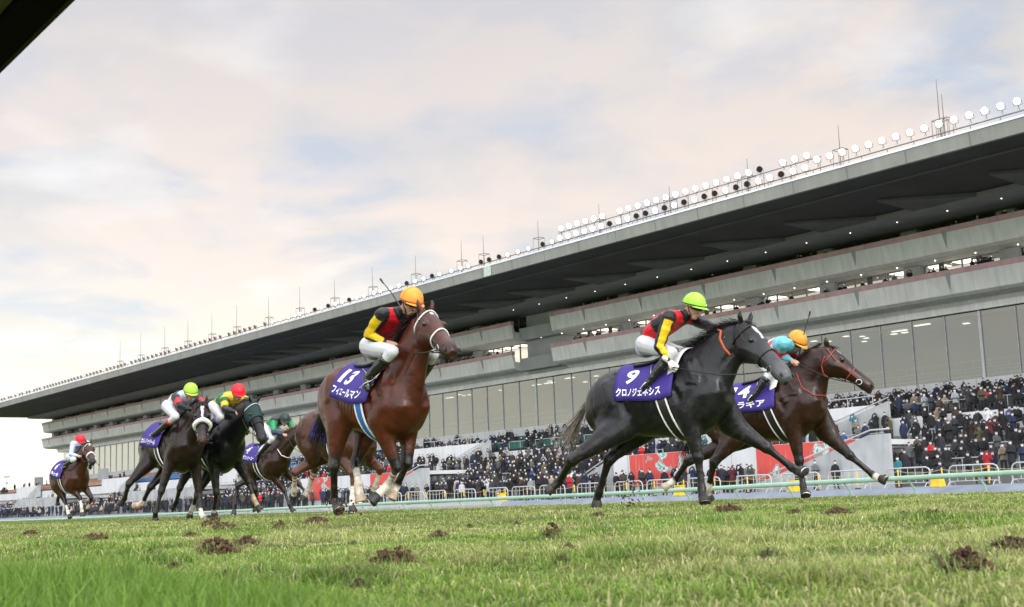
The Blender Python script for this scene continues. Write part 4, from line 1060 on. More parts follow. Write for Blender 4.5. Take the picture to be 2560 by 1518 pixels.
    V = coords(me); wgt = np.ones(len(V))
    for key, ch in legs:
        for i_ in (1, 2): wgt = np.minimum(wgt, sstep(seg_dist(V, ch[i_], ch[i_+1])[0], .08, .16))
        wgt = np.minimum(wgt, np.maximum(1-sstep(seg_dist(V, ch[0], ch[1])[1], .35, .8), sstep(seg_dist(V, ch[0], ch[1])[0], .10, .16)))
    wgt = np.minimum(wgt, sstep(seg_dist(V, P, Mz)[0], .16, .28))
    o_ = bpy.data.objects.new('tmp', me); COL.objects.link(o_); vg = o_.vertex_groups.new(name='w')
    q_ = np.round(wgt*8).astype(int)
    for k_ in range(1, 9): vg.add(np.nonzero(q_ == k_)[0].tolist(), k_/8, 'REPLACE')
    sm = o_.modifiers.new('s', 'SMOOTH'); sm.factor = .6; sm.iterations = int(60*(.011/K.get('vox', .0125))**1.5)+3; sm.vertex_group = 'w'
    me2 = bpy.data.meshes.new_from_object(o_.evaluated_get(bpy.context.evaluated_depsgraph_get())); bpy.data.objects.remove(o_); bpy.data.meshes.remove(me); me = me2
    me.polygons.foreach_set('use_smooth', [True]*len(me.polygons))
    # muscle grooves and ridges
    V = coords(me); nr = np.empty(len(V)*3); me.vertices.foreach_get('normal', nr); nr = nr.reshape(-1, 3); dsp = np.zeros(len(V))
    GR = [([(.58, .25), (.66, .9), (.70, 1.35)], -.016, .050), ([(.33, .35), (.34, .9), (.42, 1.7)], -.016, .055), ([(.44, .3), (.52, .8), (.60, 1.25)], .014, .045), ([(.40, 1.5), (.52, 1.45), (.62, 1.5)], -.012, .035),
          ([(-.26, .75), (-.23, 1.3), (-.20, 1.9)], -.022, .075), ([(-.66, .5), (-.62, 1.2), (-.58, 2.0)], -.014, .040), ([(-.34, .55), (-.30, .62)], .016, .055), ([(-.45, 1.0), (-.35, 1.6)], .016, .09), ([(.36, 1.2), (.46, 1.5)], .018, .07),
          ([(-.55, .25), (-.30, .35), (-.05, .3)], -.006, .03)]
    for k_ in range(7): x_ = -.12+.065*k_; GR.append(([(x_, 1.66), (x_-.03, 2.0)], -.0035, .020))
    for pl, dep, rr_ in GR:
        for sg in (-1, 1):
            P_ = [tr.surf(x_, a_*sg) for x_, a_ in pl]; dm_ = np.min([seg_dist(V, P_[i_], P_[i_+1])[0] for i_ in range(len(P_)-1)], axis=0)
            dsp += dep*np.clip(1-(dm_/rr_)**2, 0, 1)**2
    for sg in (-1, 1):     # jugular groove and jaw edge
        dm_ = seg_dist(V, c1+Vector((.10, .10*sg, -.10)), c2+Vector((.10, .09*sg, -.08)))[0]; dsp -= .012*np.clip(1-(dm_/.05)**2, 0, 1)**2
    dm_ = seg_dist(V, T((.86, 0, 1.30)), T((.74, 0, 1.0)))[0]; dsp -= .03*np.clip(1-(dm_/.06)**2, 0, 1)**2
    V = V+nr*dsp[:, None]; me.vertices.foreach_set('co', V.ravel()); me.update()
    base = np.array(K['col']); C = np.repeat(base[None], len(V), 0)
    rn = fbm(V[:, 0]+V[:, 2]*.7, V[:, 1]+V[:, 2], 5, 3)
    C *= (1+K.get('dapple', .4)*(rn-.5)+K.get('dapple', .4)*(fbm(V[:, 0]+V[:, 1], V[:, 2], 13, 6)-.5))[:, None]
    # darker along the back and crest in bays, paler flank
    pts = np.array(K.get('points', (.012, .010, .010)))
    for key, ch in legs:
        d1, t1 = seg_dist(V, ch[0], ch[1]); d2, t2 = seg_dist(V, ch[1], ch[2]); d3, t3 = seg_dist(V, ch[2], ch[3])
        dm = np.minimum(np.minimum(d1, d2), d3); isleg = (dm < .13)
        lo = (d2 < .10) | (d3 < .10); w = np.where(lo & isleg, 1.0, np.where((d1 < .12), sstep(t1, .55, .95), 0))
        C = C*(1-w[:, None])+pts*w[:, None]
        sock = K.get('socks', {}).get(key)
        if sock:
            h, col = sock; w = np.where(d3 < .095, 1.0, np.where((d2 < .085), sstep(t2, 1-h-.06, 1-h+.02), 0)) if h > 0 else np.where(d3 < .075, sstep(t3, .0, .25), 0)
            C = C*(1-w[:, None])+np.array(col)*w[:, None]
        if K.get('bands', {}).get(key):
            for bq in (.25, .42):
                w = np.where((d2 < .085) & (np.abs(t2-bq) < .04), 1.0, 0); C = C*(1-w[:, None])+np.array(K['bands'][key])*w[:, None]
    mud = sstep(fbm(V[:, 0]*1+V[:, 1]*2, V[:, 2]*2, 14, 8), .60, .72)*np.clip((1.05-V[:, 2])/.7, 0, 1)*.55; C = C*(1-mud[:, None])+np.array((.085, .062, .040))*mud[:, None]
    hv = V-np.array(P); hu = hv@np.array(a)/HL; hl = hv@np.array(lat); hw_ = hv@np.array(up)
    near = (np.linalg.norm(hv, axis=1) < .80) & (np.abs(hl) < .16) & (hw_ < .2) & (hw_ > -.3)
    w = np.where(near, sstep(hu, .72, .95), 0)[:, None]; C = C*(1-w)+np.array(K.get('muzcol', (.018, .014, .014)))*w
    for sgn in (-1, 1):
        dn = np.linalg.norm(V-np.array(HP(.955, .050*sgn, -.008)), axis=1); w = (1-sstep(dn, .010, .022))[:, None]; C = C*(1-w)+np.array((.004, .003, .003))*w
    # forehead markings
    if K.get('star'):
        u0, u1, hw0, hw1, cc = K['star']
        ww = np.interp(hu, [u0, u1], [hw0, hw1]); w = (near & (hu > u0) & (hu < u1) & (np.abs(hl+.004*np.sin(hu*40)) < ww*(.75+.5*rn)) & (hw_ > .0))[:, None].astype(float)
        C = C*(1-w)+np.array(cc)*w
    if K.get('greyhead'):
        w = np.where(near, sstep(hu, .15, .75)*.7, 0)[:, None]; C = C*(1-w)+np.array(K['greyhead'])*w
    if K.get('hood'):
        pass
    set_col(me, np.clip(C, 0, 1)); body = obj_from(me, 'body', M_COAT, t)
    # hooves
    for fe, ho, d, fwd, key in hooves:
        h = MB(); s = d.cross(fwd).normalized(); top = fe.lerp(ho, .58)
        up_ = -d
        pts = [top, top.lerp(ho, .35)+fwd*.008, ho+fwd*.022, ho+d*.012+fwd*.026]; r = [(.045, .043), (.053, .049), (.066, .060), (.067, .061)]
        h.tube(pts, r, 12, lat=s, caps=False)
        hm = K.get('hoofcol', {}).get(key, (.035, .030, .028)); nm = 'hoof_%.2f' % hm[0]
        mt = bpy.data.materials.get(nm) or pm(nm, hm, .5, .25, 30)
        o = h.build('hoof', mt, smooth=True); o.parent = t
        sho = MB(); cpt = ho+d*.016+fwd*.026; q = []
        for k in range(13): an = math.pi*(-.78+1.56*k/12); q.append(cpt+fwd*(.057*math.cos(an))+s*(.051*math.sin(an)))
        sho.tube(q, .007, 5); o2 = sho.build('shoe', M_STEEL); o2.parent = o
    # eyes
    for sgn in (-1, 1):
        e = MB(); e.ball(HP(.305, .109*sgn, .034), (.020, .020, .020), 12, 8); o = e.build('eye', M_EYE, smooth=True); o.parent = t
        e = MB(); e.ball((0, 0, 0), (.024, .013, .012), 10, 7); o = e.build('nostril', M_NOST, smooth=True); o.data.transform(Matrix.Translation(HP(.965, .064*sgn*hs, .004)) @ Matrix((a, lat*sgn, up)).transposed().to_4x4() @ Matrix.Rotation(.5, 4, 'Y')); o.parent = t
        e = MB(); e.tube([HP(1.0, .030*sgn*hs, -.045*hs), HP(.93, .058*sgn*hs, -.055*hs), HP(.83, .066*sgn*hs, -.058*hs)], .004, 5); o = e.build('mouth', M_NOST); o.parent = t
    # mane
    rnd = random.Random(K['seed']); mb = MB(); wth = T((.47, 0, 1.585)); crest = [wth, c1+Vector((-.16, 0, .13)), c2+Vector((-.10, 0, .13)), P+up*.075-a*.04]
    # crest line measured from the fused neck: take its highest edge on the back side
    cl = [wth.lerp(P, k/16) for k in range(17)]; nd_ = (P-wth).normalized(); perp = Vector((-nd_.z, 0, nd_.x)); 
    if perp.z < 0: perp = -perp
    cr = []
    Vn = V[(np.abs(V[:, 1]-np.interp(V[:, 0], [wth.x, P.x], [0, P.y])) < .05)]
    for c in cl:
        s_ = (Vn-np.array(c))@np.array(nd_); m_ = np.abs(s_) < .04; q = Vn[m_]
        if len(q): hgt = float(((q-np.array(c))@np.array(perp)).max()); cr.append(c+perp*min(hgt, .16))
    side = K.get('maneside', -1); wild = K.get('wild', .5)
    hm = {'b': M_HAIRB, 'c': M_HAIRC, 'g': M_HAIRG}
    def mroot(r):
        k = r.uniform(0, len(cr)-1.001); i = int(k); return cr[i].lerp(cr[i+1], k-i)+Vector((0, r.uniform(-.015, .015), -.012)), None
    def mdir(r, d0): return (perp*(.35+wild*r.uniform(0, 1.2))-nd_*(.5+.6*r.random())+Vector((0, side*r.uniform(.1, .9), 0))).normalized()
    strands(mb, mroot, K.get('mane_n', 420), K.get('mane_len', .13), mdir, .0042, rnd, sag=.9, curl=.25)
    def froot(r): return HP(r.uniform(-.06, .04), r.uniform(-.03, .03), .07), None
    strands(mb, froot, 60, .12, lambda r, d: (a*.5+up*.6+lat*r.uniform(-.5, .5)).normalized(), .004, rnd, sag=.5, curl=.2)
    o = mb.build('mane', hm[K.get('mane', 'b')], recalc=False); o.parent = t
    # tail
    mb = MB(); tb = T((-.80, 0, 1.43)); td = Vector(K.get('tail_dir', (-1, 0, -.15))).normalized()
    mb.tube([tb+Vector((.05, 0, .0)), tb+td*.10, tb+td*.26], [.035, .030, .014], 8)
    def troot(r): k = r.uniform(0, 1); return tb+td*(.02+.24*k)+Vector((0, r.uniform(-.02, .02), r.uniform(-.02, .02))), None
    strands(mb, troot, 420, K.get('tail_len', .62), lambda r, d: (td+Vector((r.uniform(-.12, .12), r.uniform(-.14, .14), r.uniform(-.12, .12)))).normalized(), .0042, rnd, sag=K.get('tail_sag', .55), seg=5, curl=.13)
    o = mb.build('tail', hm[K.get('tailc', K.get('mane', 'b'))], recalc=False); o.parent = t
    # saddle cloth, both sides
    cdx = K.get('cloth_dx', 0.0); xa, xb = -.35+cdx, .31+cdx; a1 = 1.58
    def cloth(xl, xh, al, ah, off, name, mat, lead=0.0, nx=14, na=22):
        vs = []; fs = []
        for o_ in (0, .006):
            for i in range(nx+1):
                for j in range(na+1):
                    an = al+(ah-al)*j/na; q = abs(an)/max(abs(al), abs(ah)); x = xl+(xh-xl)*i/nx+lead*(1-q)*(i/nx)
                    wv = wav(x-cdx, an)
                    vs.append(tr.surf(x, an, off+o_+wv))
        k = (nx+1)*(na+1)
        for o_ in (0, 1):
            for i in range(nx):
                for j in range(na): b = o_*k+i*(na+1)+j; fs.append((b, b+1, b+na+2, b+na+1))
        bd = [i*(na+1) for i in range(nx+1)]+[nx*(na+1)+j for j in range(1, na+1)]+[i*(na+1)+na for i in range(nx-1, -1, -1)]+[j for j in range(na-1, 0, -1)]
        for u_ in range(len(bd)): b, c = bd[u_], bd[(u_+1) % len(bd)]; fs.append((b, c, c+k, b+k))
        o = MB().add(vs, fs).build(name, mat, smooth=True); return o
    sc = cloth(xa, xb, -a1, a1, .020, 'saddle_cloth', M_PURP, .10); sc.parent = t
    pad = cloth(xb-.04, xb+.055, -1.05, 1.05, .026, 'saddle_pad', M_WHT, .11, 4, 20); pad.parent = t
    if K.get('num'):
        text_on(tr, K['num'], -.27 if len(K['num']) > 1 else -.23, .00 if len(K['num']) > 1 else -.08, .60, 1.12, .030, 'number', M_WCL, sc, .05, .03, cdx)
    if K.get('name'):
        text_on(tr, K['name'], -.325, .20, 1.24, 1.46, .030, 'name_lettering', M_WCL, sc, .0, .03, cdx)
    # saddle
    sd = MB(); sd.tube([T((-.12, 0, 1.57)), T((.05, 0, 1.56)), T((.22, 0, 1.585)), T((.32, 0, 1.64))], [(.035, .16), (.03, .15), (.03, .12), (.03, .06)], 12, lat=Y); o = sd.build('saddle', M_LEATH, smooth=True); o.parent = t
    # girth with pale edges
    def strap(x, al, ah, w, th, off, name, mat, par, dx=0.0, n=40):
        vs = []; fs = []
        for i in range(n+1):
            an = al+(ah-al)*i/n; xx = x+dx*(1-math.cos(an))/2
            for q, o_ in ((-w/2, off), (w/2, off), (w/2, off+th), (-w/2, off+th)): vs.append(tr.surf(xx+q, an, o_))
        for i in range(n):
            for j in range(4): b = i*4; fs.append((b+j, b+(j+1) % 4, b+4+(j+1) % 4, b+4+j))
        fs += [(0, 1, 2, 3), (n*4+3, n*4+2, n*4+1, n*4)]
        o = MB().add(vs, fs).build(name, mat); o.parent = par; return o
    gm = M_BLUG if K.get('blue_girth') else M_LEATH
    gr = strap(.16+cdx*.6, 1.5, 2*math.pi-1.5, .085, .008, .010, 'girth', gm, t, .10)
    for q in (-.05, .05): strap(.16+q+cdx*.6, 1.5, 2*math.pi-1.5, .014, .010, .012, 'girth_edge', M_WHT, gr, .10)
    # bridle
    BM = {'k': M_LEATH, 'r': M_REDL, 'w': M_WHT}[K.get('bridle', 'k')]
    def hring(u, grow=.006, w=.011, name='noseband', mat=None, tilt=0.0, par=t, seg=20, lo=0, hi=2*math.pi):
        pts = []
        for j in range(seg+1):
            an = lo+(hi-lo)*j/seg; ca, sa = math.cos(an), math.sin(an); uu = u+tilt*(1-ca)/2
            tp, bt_, hw = [float(np.interp(uu, [h[0] for h in HEAD], [h[k] for h in HEAD])) for k in (1, 2, 3)]
            k = 1-.22*max(0, ca)-.25*max(0, -ca)*(1 if uu < .5 else .3)
            pts.append(HP(uu, (hw+grow)*k*sa, (tp+bt_)/2+((tp-bt_)/2+grow)*ca))
        m = MB(); m.tube(pts, [(w*.4, w)]*len(pts) if False else w*.7, 6, caps=False); o = m.build(name, mat or BM, smooth=True); o.parent = par; return o
    br = hring(.56, name='noseband', w=K.get('nbw', .012), mat=BM if not K.get('wband') else M_WHT)
    hring(.10, name='browband', lo=-1.9, hi=1.9, w=.012, mat=BM if not K.get('wband') else M_WHT, tilt=.0)
    for sgn in (-1, 1):
        m = MB(); m.tube([HP(-.02, .086*sgn, .03), HP(.2, .118*sgn, -.02), HP(.45, .093*sgn, -.03), HP(.70, .074*sgn, -.035)], .008, 6); o = m.build('cheekpiece', BM, smooth=True); o.parent = t
        m = MB(); cc = HP(.76, .078*sgn, -.06); q = [cc+a*(.034*math.cos(k))+up*(.034*math.sin(k)) for k in np.linspace(0, 2*math.pi, 13)]; m.tube(q, .0055, 5, caps=False); o = m.build('bit_ring', M_STEEL); o.parent = t
    if K.get('sheepskin'):
        hring(.50, grow=.022, w=.056, name='sheepskin_noseband', mat=M_WOOL, seg=26)
    if K.get('hoodmesh'):
        vs = []; fs = []; n = 20; us = [-.10, -.02, .08, .2, .32, .42]
        for u in us:
            tp, bt_, hw = [float(np.interp(u, [h[0] for h in HEAD], [h[k] for h in HEAD])) for k in (1, 2, 3)]
            for j in range(n): an = 2*math.pi*j/n; ca, sa = math.cos(an), math.sin(an); k = 1-.22*max(0, ca)-.25*max(0, -ca); vs.append(HP(u, (hw+.014)*k*sa, (tp+bt_)/2+((tp-bt_)/2+.014)*ca))
        for i in range(len(us)-1):
            for j in range(n): fs.append((i*n+j, i*n+(j+1) % n, (i+1)*n+(j+1) % n, (i+1)*n+j))
        for sgn in (-1, 1):
            eb = HP(-.03, .05*sgn, .06); et = eb+(up*.85-a*K.get('earback', 1.1)+lat*.25*sgn).normalized()*.175; mm = MB(); 
        o = MB().add(vs, fs).build('hood', M_GRNH, smooth=True); o.parent = t
        hring(.10, grow=.020, name='browband_trim', lo=-1.5, hi=1.5, w=.009, mat=M_WHT)
    if K.get('straps'):
        from mathutils.bvhtree import BVHTree
        bvh = BVHTree.FromPolygons([v.co for v in me.vertices], [tuple(p_.vertices) for p_ in me.polygons]); Mi = Matrix.Rotation(-yaw, 3, 'Z'); o_ = Mi @ (CPOS-O)
        for nm, pts_, mt_, r_ in K['straps']:
            q = []
            for i_ in range(len(pts_)-1):
                for k_ in range(5):
                    f_ = k_/5; px = (pts_[i_][0]*(1-f_)+pts_[i_+1][0]*f_, pts_[i_][1]*(1-f_)+pts_[i_+1][1]*f_); hit = bvh.ray_cast(o_, Mi @ ray(*px))
                    if hit[0] is not None: q.append(hit[0]+hit[1]*.006)
            if len(q) > 2: m = MB(); m.tube(q, r_, 6, caps=False); o = m.build(nm, mt_, smooth=True); o.parent = t
    if K.get('breast'):
        m = MB(); pts = []
        for k in range(17):
            an = math.pi*(-.5+k/16); pts.append(T((.52+.40*max(0, math.cos(an))**.7, .285*math.sin(an), 1.40-.20*max(0, math.cos(an)))))
        m.tube(pts, .010, 6); o = m.build('breast_strap', K['breast'], smooth=True); o.parent = t
    return dict(t=t, O=O, yaw=yaw, tr=tr, P=P, Mz=Mz, a=a, lat=lat, up=up, HP=HP, bit={s: HP(.78, .075*s, -.07) for s in (-1, 1)}, K=K, wth=wth)
# ------------------------------------------------------------------ jockeys
M_SKIN = pm('skin', (.50, .28, .20), .5, .06, 8, spec=.35)
M_SILK = pm('racing_silk', None, .42, .06, 12, .5, 14, spec=.4, attr='Col')
M_BREECH = pm('white_breeches', (.60, .60, .63), .6, .05, 8, .35, 18)
M_BOOT = pm('black_boot', (.012, .012, .013), .18, .2, 12, .4, 14, spec=.7)
M_GOG = pm('dark_goggles', (.01, .01, .012), .08, 0, 5, spec=.9)
M_GLOVE = pm('white_glove', (.75, .72, .68), .7, .08, 20, .4, 30)
M_MASK = M_WHT
def hand(mb, w, k, grip, side, s=1.0):
    """a fist closed round a rein: palm plus five bent fingers. w wrist, k direction of the palm, grip: axis held"""
    k = k.normalized(); g = (grip-k*grip.dot(k)).normalized(); n = k.cross(g)*side
    mb.tube([w, w+k*.035*s, w+k*.075*s], [(.017*s, .026*s), (.018*s, .038*s), (.017*s, .040*s)], 10, lat=g)
    for i, L in enumerate((.036, .042, .039, .031)):
        o = w+k*.078*s+g*((i-1.5)*.019*s); q1 = o+k*L*.75*s+n*.004; q2 = q1+n*.030*s+k*.004; q3 = q2-k*.026*s+n*.004*s
        mb.tube([o, q1, q2, q3], [.0098*s, .0092*s, .0086*s, .0075*s], 7)
    o = w+k*.030*s-g*.034*s; mb.tube([o, o+k*.030*s+n*.020*s-g*.006, o+k*.048*s+n*.034*s+g*.012], [.012*s, .0105*s, .0085*s], 7)
def make_jockey(Hh, J):
    """J gives photo pixels: helmet, shoulder, elbow, wrist, hip, knee, ankle, toe of the near (right) side"""
    O, yaw, tr = Hh['O'], Hh['yaw'], Hh['tr']
    def lt(px, l): return on_lat(O, yaw, px, l)
    hip = lt(J['hip'], -.10); hips = {-1: hip, 1: Vector((hip.x+.0, .10, hip.z))}
    shR = solve(O, yaw, hip, J['shoulder'], .50, -.18) if J.get('solve_sh', True) else lt(J['shoulder'], -.18)
    lean = J.get('lat', 0)
    sh = {-1: shR, 1: Vector((shR.x+J.get('shx', 0), shR.y+.36, shR.z+J.get('shz', 0)))}
    el = {-1: lt(J['elbow'], J['el_lat']) if 'el_lat' in J else solve(O, yaw, shR, J['elbow'], .29, -.28)}; wr = {-1: lt(J['wrist'], J['wr_lat']) if 'wr_lat' in J else solve(O, yaw, el[-1], J['wrist'], .25, -.12)}
    el[1] = Vector((el[-1].x+J.get('elx', .02), -el[-1].y, el[-1].z+J.get('elz', 0))); wr[1] = Vector((wr[-1].x+J.get('wrx', .03), -wr[-1].y*.6+.02, wr[-1].z+J.get('wrz', .02)))
    if 'shoulderL' in J:
        sh[1] = lt(J['shoulderL'], .18); el[1] = solve(O, yaw, sh[1], J['elbowL'], .29, .25); wr[1] = solve(O, yaw, el[1], J['wristL'], .25, .06)
    kn = {-1: lt(J['knee'], -.26)}; an = {-1: lt(J['ankle'], -.33)}; to = {-1: lt(J['toe'], -.35)}
    for d in (kn, an, to): d[1] = Vector((d[-1].x-.04, -d[-1].y-.02, d[-1].z))
    head = lt(J['helmet'], J.get('head_lat', 0)) ; neck = (sh[-1]+sh[1])/2
    print('   jockey hip', [round(v, 2) for v in hip], 'sh', [round(v, 2) for v in shR], 'el', [round(v, 2) for v in el[-1]], 'wr', [round(v, 2) for v in wr[-1]], 'kn', [round(v, 2) for v in kn[-1]], 'an', [round(v, 2) for v in an[-1]], 'head', [round(v, 2) for v in head], 'thigh %.2f shin %.2f' % ((kn[-1]-hip).length, (an[-1]-kn[-1]).length))
    base = (hips[-1]+hips[1])/2; M = Matrix.Rotation(yaw, 3, 'Z'); wb = O+M @ Vector((base.x, base.y, 0))+Vector((0, 0, base.z))
    t = thing('person', J['label'], 'jockey', wb, yaw, 'jockeys riding in the race')
    off = base
    def fin(me, name, mat, parent=t, cf=None):
        if cf is not None: set_col(me, cf(coords(me)))
        me.transform(Matrix.Translation(-off)); return obj_from(me, name, mat, parent)
    def fin_mb(m, name, mat, parent=t, smooth=True):
        o = m.build(name, mat, smooth=smooth); o.data.transform(Matrix.Translation(-off)); o.parent = parent; return o
    Y = Vector((0, 1, 0)); tl = (sh[1]-sh[-1]).normalized(); td = (neck-base).normalized(); bk = Vector((-td.z, 0, td.x)); bk = bk if bk.z > 0 else -bk
    mid = base.lerp(neck, .5)+bk*.055
    fd = J.get('face', Vector((.75, 0, -.55))); fd = Vector(fd).normalized()
    hc = head-fd*.0-Vector((0, 0, .02))
    fl = Vector((0, 0, 1)).cross(fd).normalized(); fu = fd.cross(fl).normalized()
    # continuous body
    b = MB()
    b.tube([base, mid, neck-td*.06], [(.075, .10), (.075, .10), (.06, .10)], 14, lat=tl)
    b.tube([neck, neck.lerp(hc, .55), hc-fu*.03-fd*.02], [.055, .050, .055], 10)
    b.ball(hc, (.085, .085, .1), 14, 10)
    b.tube([hc+fd*.02-fu*.02, hc+fd*.055-fu*.085], [(.055, .06), (.035, .042)], 10, lat=fl)                # jaw
    b.tube([hc+fd*.088+fu*.005, hc+fd*.112-fu*.03], [.010, .014], 7)                                        # nose
    b.tube([hc+fd*.086-fu*.062-fl*.018, hc+fd*.09-fu*.062+fl*.018], [.007, .007], 6)                        # mouth
    for s in (-1, 1): b.ball(hc+fl*(.083*s)-fu*.02, (.018, .010, .026), 7, 6)
    for s in (-1, 1):
        b.tube([sh[s], sh[s].lerp(el[s], .5), el[s], el[s].lerp(wr[s], .5), wr[s]], [.036, .034, .030, .027, .023], 10)
        b.tube([hips[s], kn[s]], [.065, .042], 10); b.tube([kn[s], kn[s].lerp(an[s], .4), an[s]], [.042, .038, .026], 10)
        gr = Vector((1, 0, -.1)) if s == -1 else Vector((1, 0, 0))
        hd = (Hh['bit'][s]-wr[s]).normalized(); hk = ((wr[s]-el[s]).normalized()+hd*.25)
        if s == -1 and J.get('hand_px'): hk = solve(O, yaw, wr[s], J['hand_px'], .13, wr[s].y)-wr[s]
        (hand(b, wr[s], hk, Vector((0, -s*.9, .5)), s) if not J.get('glove') else None)
    fin(fuse(b, J.get('vox', .0075), 2, .5), 'body', M_SKIN)
    if J.get('glove'):
        for s in (-1, 1):
            m = MB(); hk = ((wr[s]-el[s]).normalized())
            if s == -1 and J.get('hand_px'): hk = solve(O, yaw, wr[s], J['hand_px'], .13, wr[s].y)-wr[s]
            m.tube([wr[s]-hk.normalized()*.05, wr[s]], [.032, .027], 10); hand(m, wr[s], hk, Vector((.35, -s*.9, .3)), s, 1.12)
            fin(fuse(m, .004, 2, .5), 'glove', J['glove'])
    # eyes under the goggles
    m = MB(); pts = [hc+fd*(.088*math.cos(q))+fl*(.088*math.sin(q))+fu*.012 for q in np.linspace(-1.15, 1.15, 11)]
    m.tube(pts, [(.024, .012)]*len(pts) if False else .020, 8); fin_mb(m, 'goggles', M_GOG)
    # jersey
    m = MB(); m.tube([base+td*.02, base.lerp(mid, .5)+bk*.04, mid+bk*.012, mid.lerp(neck, .6)+bk*.02, neck-td*.01], [(.105, .145), (.118, .150), (.125, .158), (.118, .168), (.085, .14)], 18, lat=tl)
    m.tube([sh[-1], neck, sh[1]], [.075, .085, .075], 12); m.tube([neck-td*.02, neck.lerp(hc, .42)], [.075, .058], 10)
    for s in (-1, 1): 
        m.tube([sh[s], sh[s].lerp(el[s], .45), el[s]], [.078, .066, .057], 12); m.tube([el[s], el[s].lerp(wr[s], .5), wr[s].lerp(el[s], .06)], [.057, .050, .032], 12)
    jm = fuse(m, J.get('vox', .0075)*1.1, 3, .5)
    ctx = dict(base=base, neck=neck, sh=sh, el=el, wr=wr, td=td, bk=bk, mid=mid)
    # folds
    V = coords(jm); q = V@np.array(td); nz = np.array([noise.noise(Vector((v[0]*9, v[1]*9, v[2]*22))) for v in V])*.010
    nrm = np.empty(len(V)*3); jm.vertices.foreach_get('normal', nrm); V2 = V+nrm.reshape(-1, 3)*nz[:, None]; jm.vertices.foreach_set('co', V2.ravel())
    fin(jm, 'jersey', M_SILK, cf=lambda V: J['silk'](V, ctx))
    # breeches
    m = MB(); m.tube([hips[-1], base-td*.02, hips[1]], [.108, .118, .108], 14); m.tube([base-td*.06, base+td*.07], [(.110, .145), (.104, .142)], 14, lat=tl)
    for s in (-1, 1):
        m.tube([hips[s], hips[s].lerp(kn[s], .45)-Vector((0, 0, .01)), kn[s]], [.108, .084, .060], 12); m.tube([kn[s], kn[s].lerp(an[s], .38)], [.060, .052], 10)
    bm_ = fuse(m, J.get('vox', .0075)*1.2, 3, .5); fin(bm_, 'breeches', J.get('breech', M_BREECH))
    for s in (-1, 1):
        m = MB(); k0 = kn[s].lerp(an[s], .30); m.tube([k0, kn[s].lerp(an[s], .55), kn[s].lerp(an[s], .85), an[s]], [.059, .058, .045, .044], 12)
        hl = an[s]+(an[s]-kn[s]).normalized()*.045-(to[s]-an[s]).normalized()*.03
        m.tube([hl, an[s].lerp(to[s], .35)+(an[s]-kn[s]).normalized()*.03, an[s].lerp(to[s], .75)+(an[s]-kn[s]).normalized()*.022, to[s]+(an[s]-kn[s]).normalized()*.012], [.038, .042, .040, .028], 10)
        bo = fin(fuse(m, .008, 2, .5), 'boot', M_BOOT)
        m = MB(); m.tube([k0-(an[s]-kn[s]).normalized()*.01, k0+(an[s]-kn[s]).normalized()*.035], [.0615, .0605], 14, caps=False); o = fin_mb(m, 'boot_cuff', J.get('cuff', M_BOOT)); o.parent = bo
        m = MB(); c = an[s].lerp(to[s], .6)+(an[s]-kn[s]).normalized()*.065; f_ = (to[s]-an[s]).normalized()
        pts = [c+Y*(-.055), c+Y*.055]; up2 = -(an[s]-kn[s]).normalized()
        m.tube([c-Y*.055, c+Y*.055], .008, 6); m.tube([c-Y*.055, c-Y*.05+up2*.07, c+up2*.125, c+Y*.05+up2*.07, c+Y*.055], .006, 6); m.tube([c+up2*.125, Vector(tr.surf(.12, -s*.55, .05))], .008, 6)
        fin_mb(m, 'stirrup', M_STEEL)
    # helmet: shell, brim, band
    hu = (fu*.95+Vector((0, 0, .25))-fd*.10).normalized(); hcc = hc+hu*.035; hf = (fd-hu*fd.dot(hu)).normalized(); hl = hu.cross(hf)
    m = MB(); n = 24; vs = []; fs = []
    R_ = [(0.0, 1.0)]+[(math.sin(q), math.cos(q)) for q in np.linspace(.16, 1.72, 11)]
    for i, (r_, z_) in enumerate(R_):
        if i == 0: vs.append(hcc+hu*.125); continue
        for j in range(n): q = 2*math.pi*j/n; vs.append(hcc+hf*(.132*r_*math.cos(q))+hl*(.112*r_*math.sin(q))+hu*(.125*z_))
    for j in range(n): fs.append((0, 1+j, 1+(j+1) % n))
    for i in range(len(R_)-2):
        for j in range(n): q = 1+i*n; fs.append((q+j, q+n+j, q+n+(j+1) % n, q+(j+1) % n))
    m.add(vs, fs); hel = fin_mb(m, 'helmet', J['cap'])
    m = MB(); vs = []; fs = []; nb = 17
    for j in range(nb):
        q = -1.15+2.3*j/(nb-1); e = hcc+hf*(.130*math.cos(q))+hl*(.112*math.sin(q))-hu*.012; e2 = e+(hf*(.062*max(.15, math.cos(q*1.15))))-hu*.014
        vs += [e+hu*.004, e2+hu*.003, e2-hu*.003, e-hu*.004]
    for j in range(nb-1):
        for k in range(4): b0 = j*4; fs.append((b0+k, b0+(k+1) % 4, b0+4+(k+1) % 4, b0+4+k))
    m.add(vs, fs); o = fin_mb(m, 'brim', J['cap']); o.parent = hel
    m = MB(); pts = [hcc+hf*(.135*math.cos(q))+hl*(.115*math.sin(q))-hu*.006 for q in np.linspace(0, 2*math.pi, 25)]; m.tube(pts, .0065, 6, caps=False); o = fin_mb(m, 'hat_band', J.get('band', M_LEATH)); o.parent = hel
    m = MB(); pts = [hcc+hl*(.113*math.sin(q))*1.0+hu*(.128*math.cos(q)) for q in np.linspace(-1.45, 1.45, 17)]; m.tube(pts, .0022, 4, caps=False); o = fin_mb(m, 'seam', J['cap']); o.parent = hel
    m = MB(); 
    for s in (-1, 1): m.tube([hcc+hl*(.105*s)-hu*.02, hc+fd*.04+fl*(.055*s)-fu*.075, hc+fd*.055-fu*.118], .005, 5)
    fin_mb(m, 'chin_strap', M_LEATH)
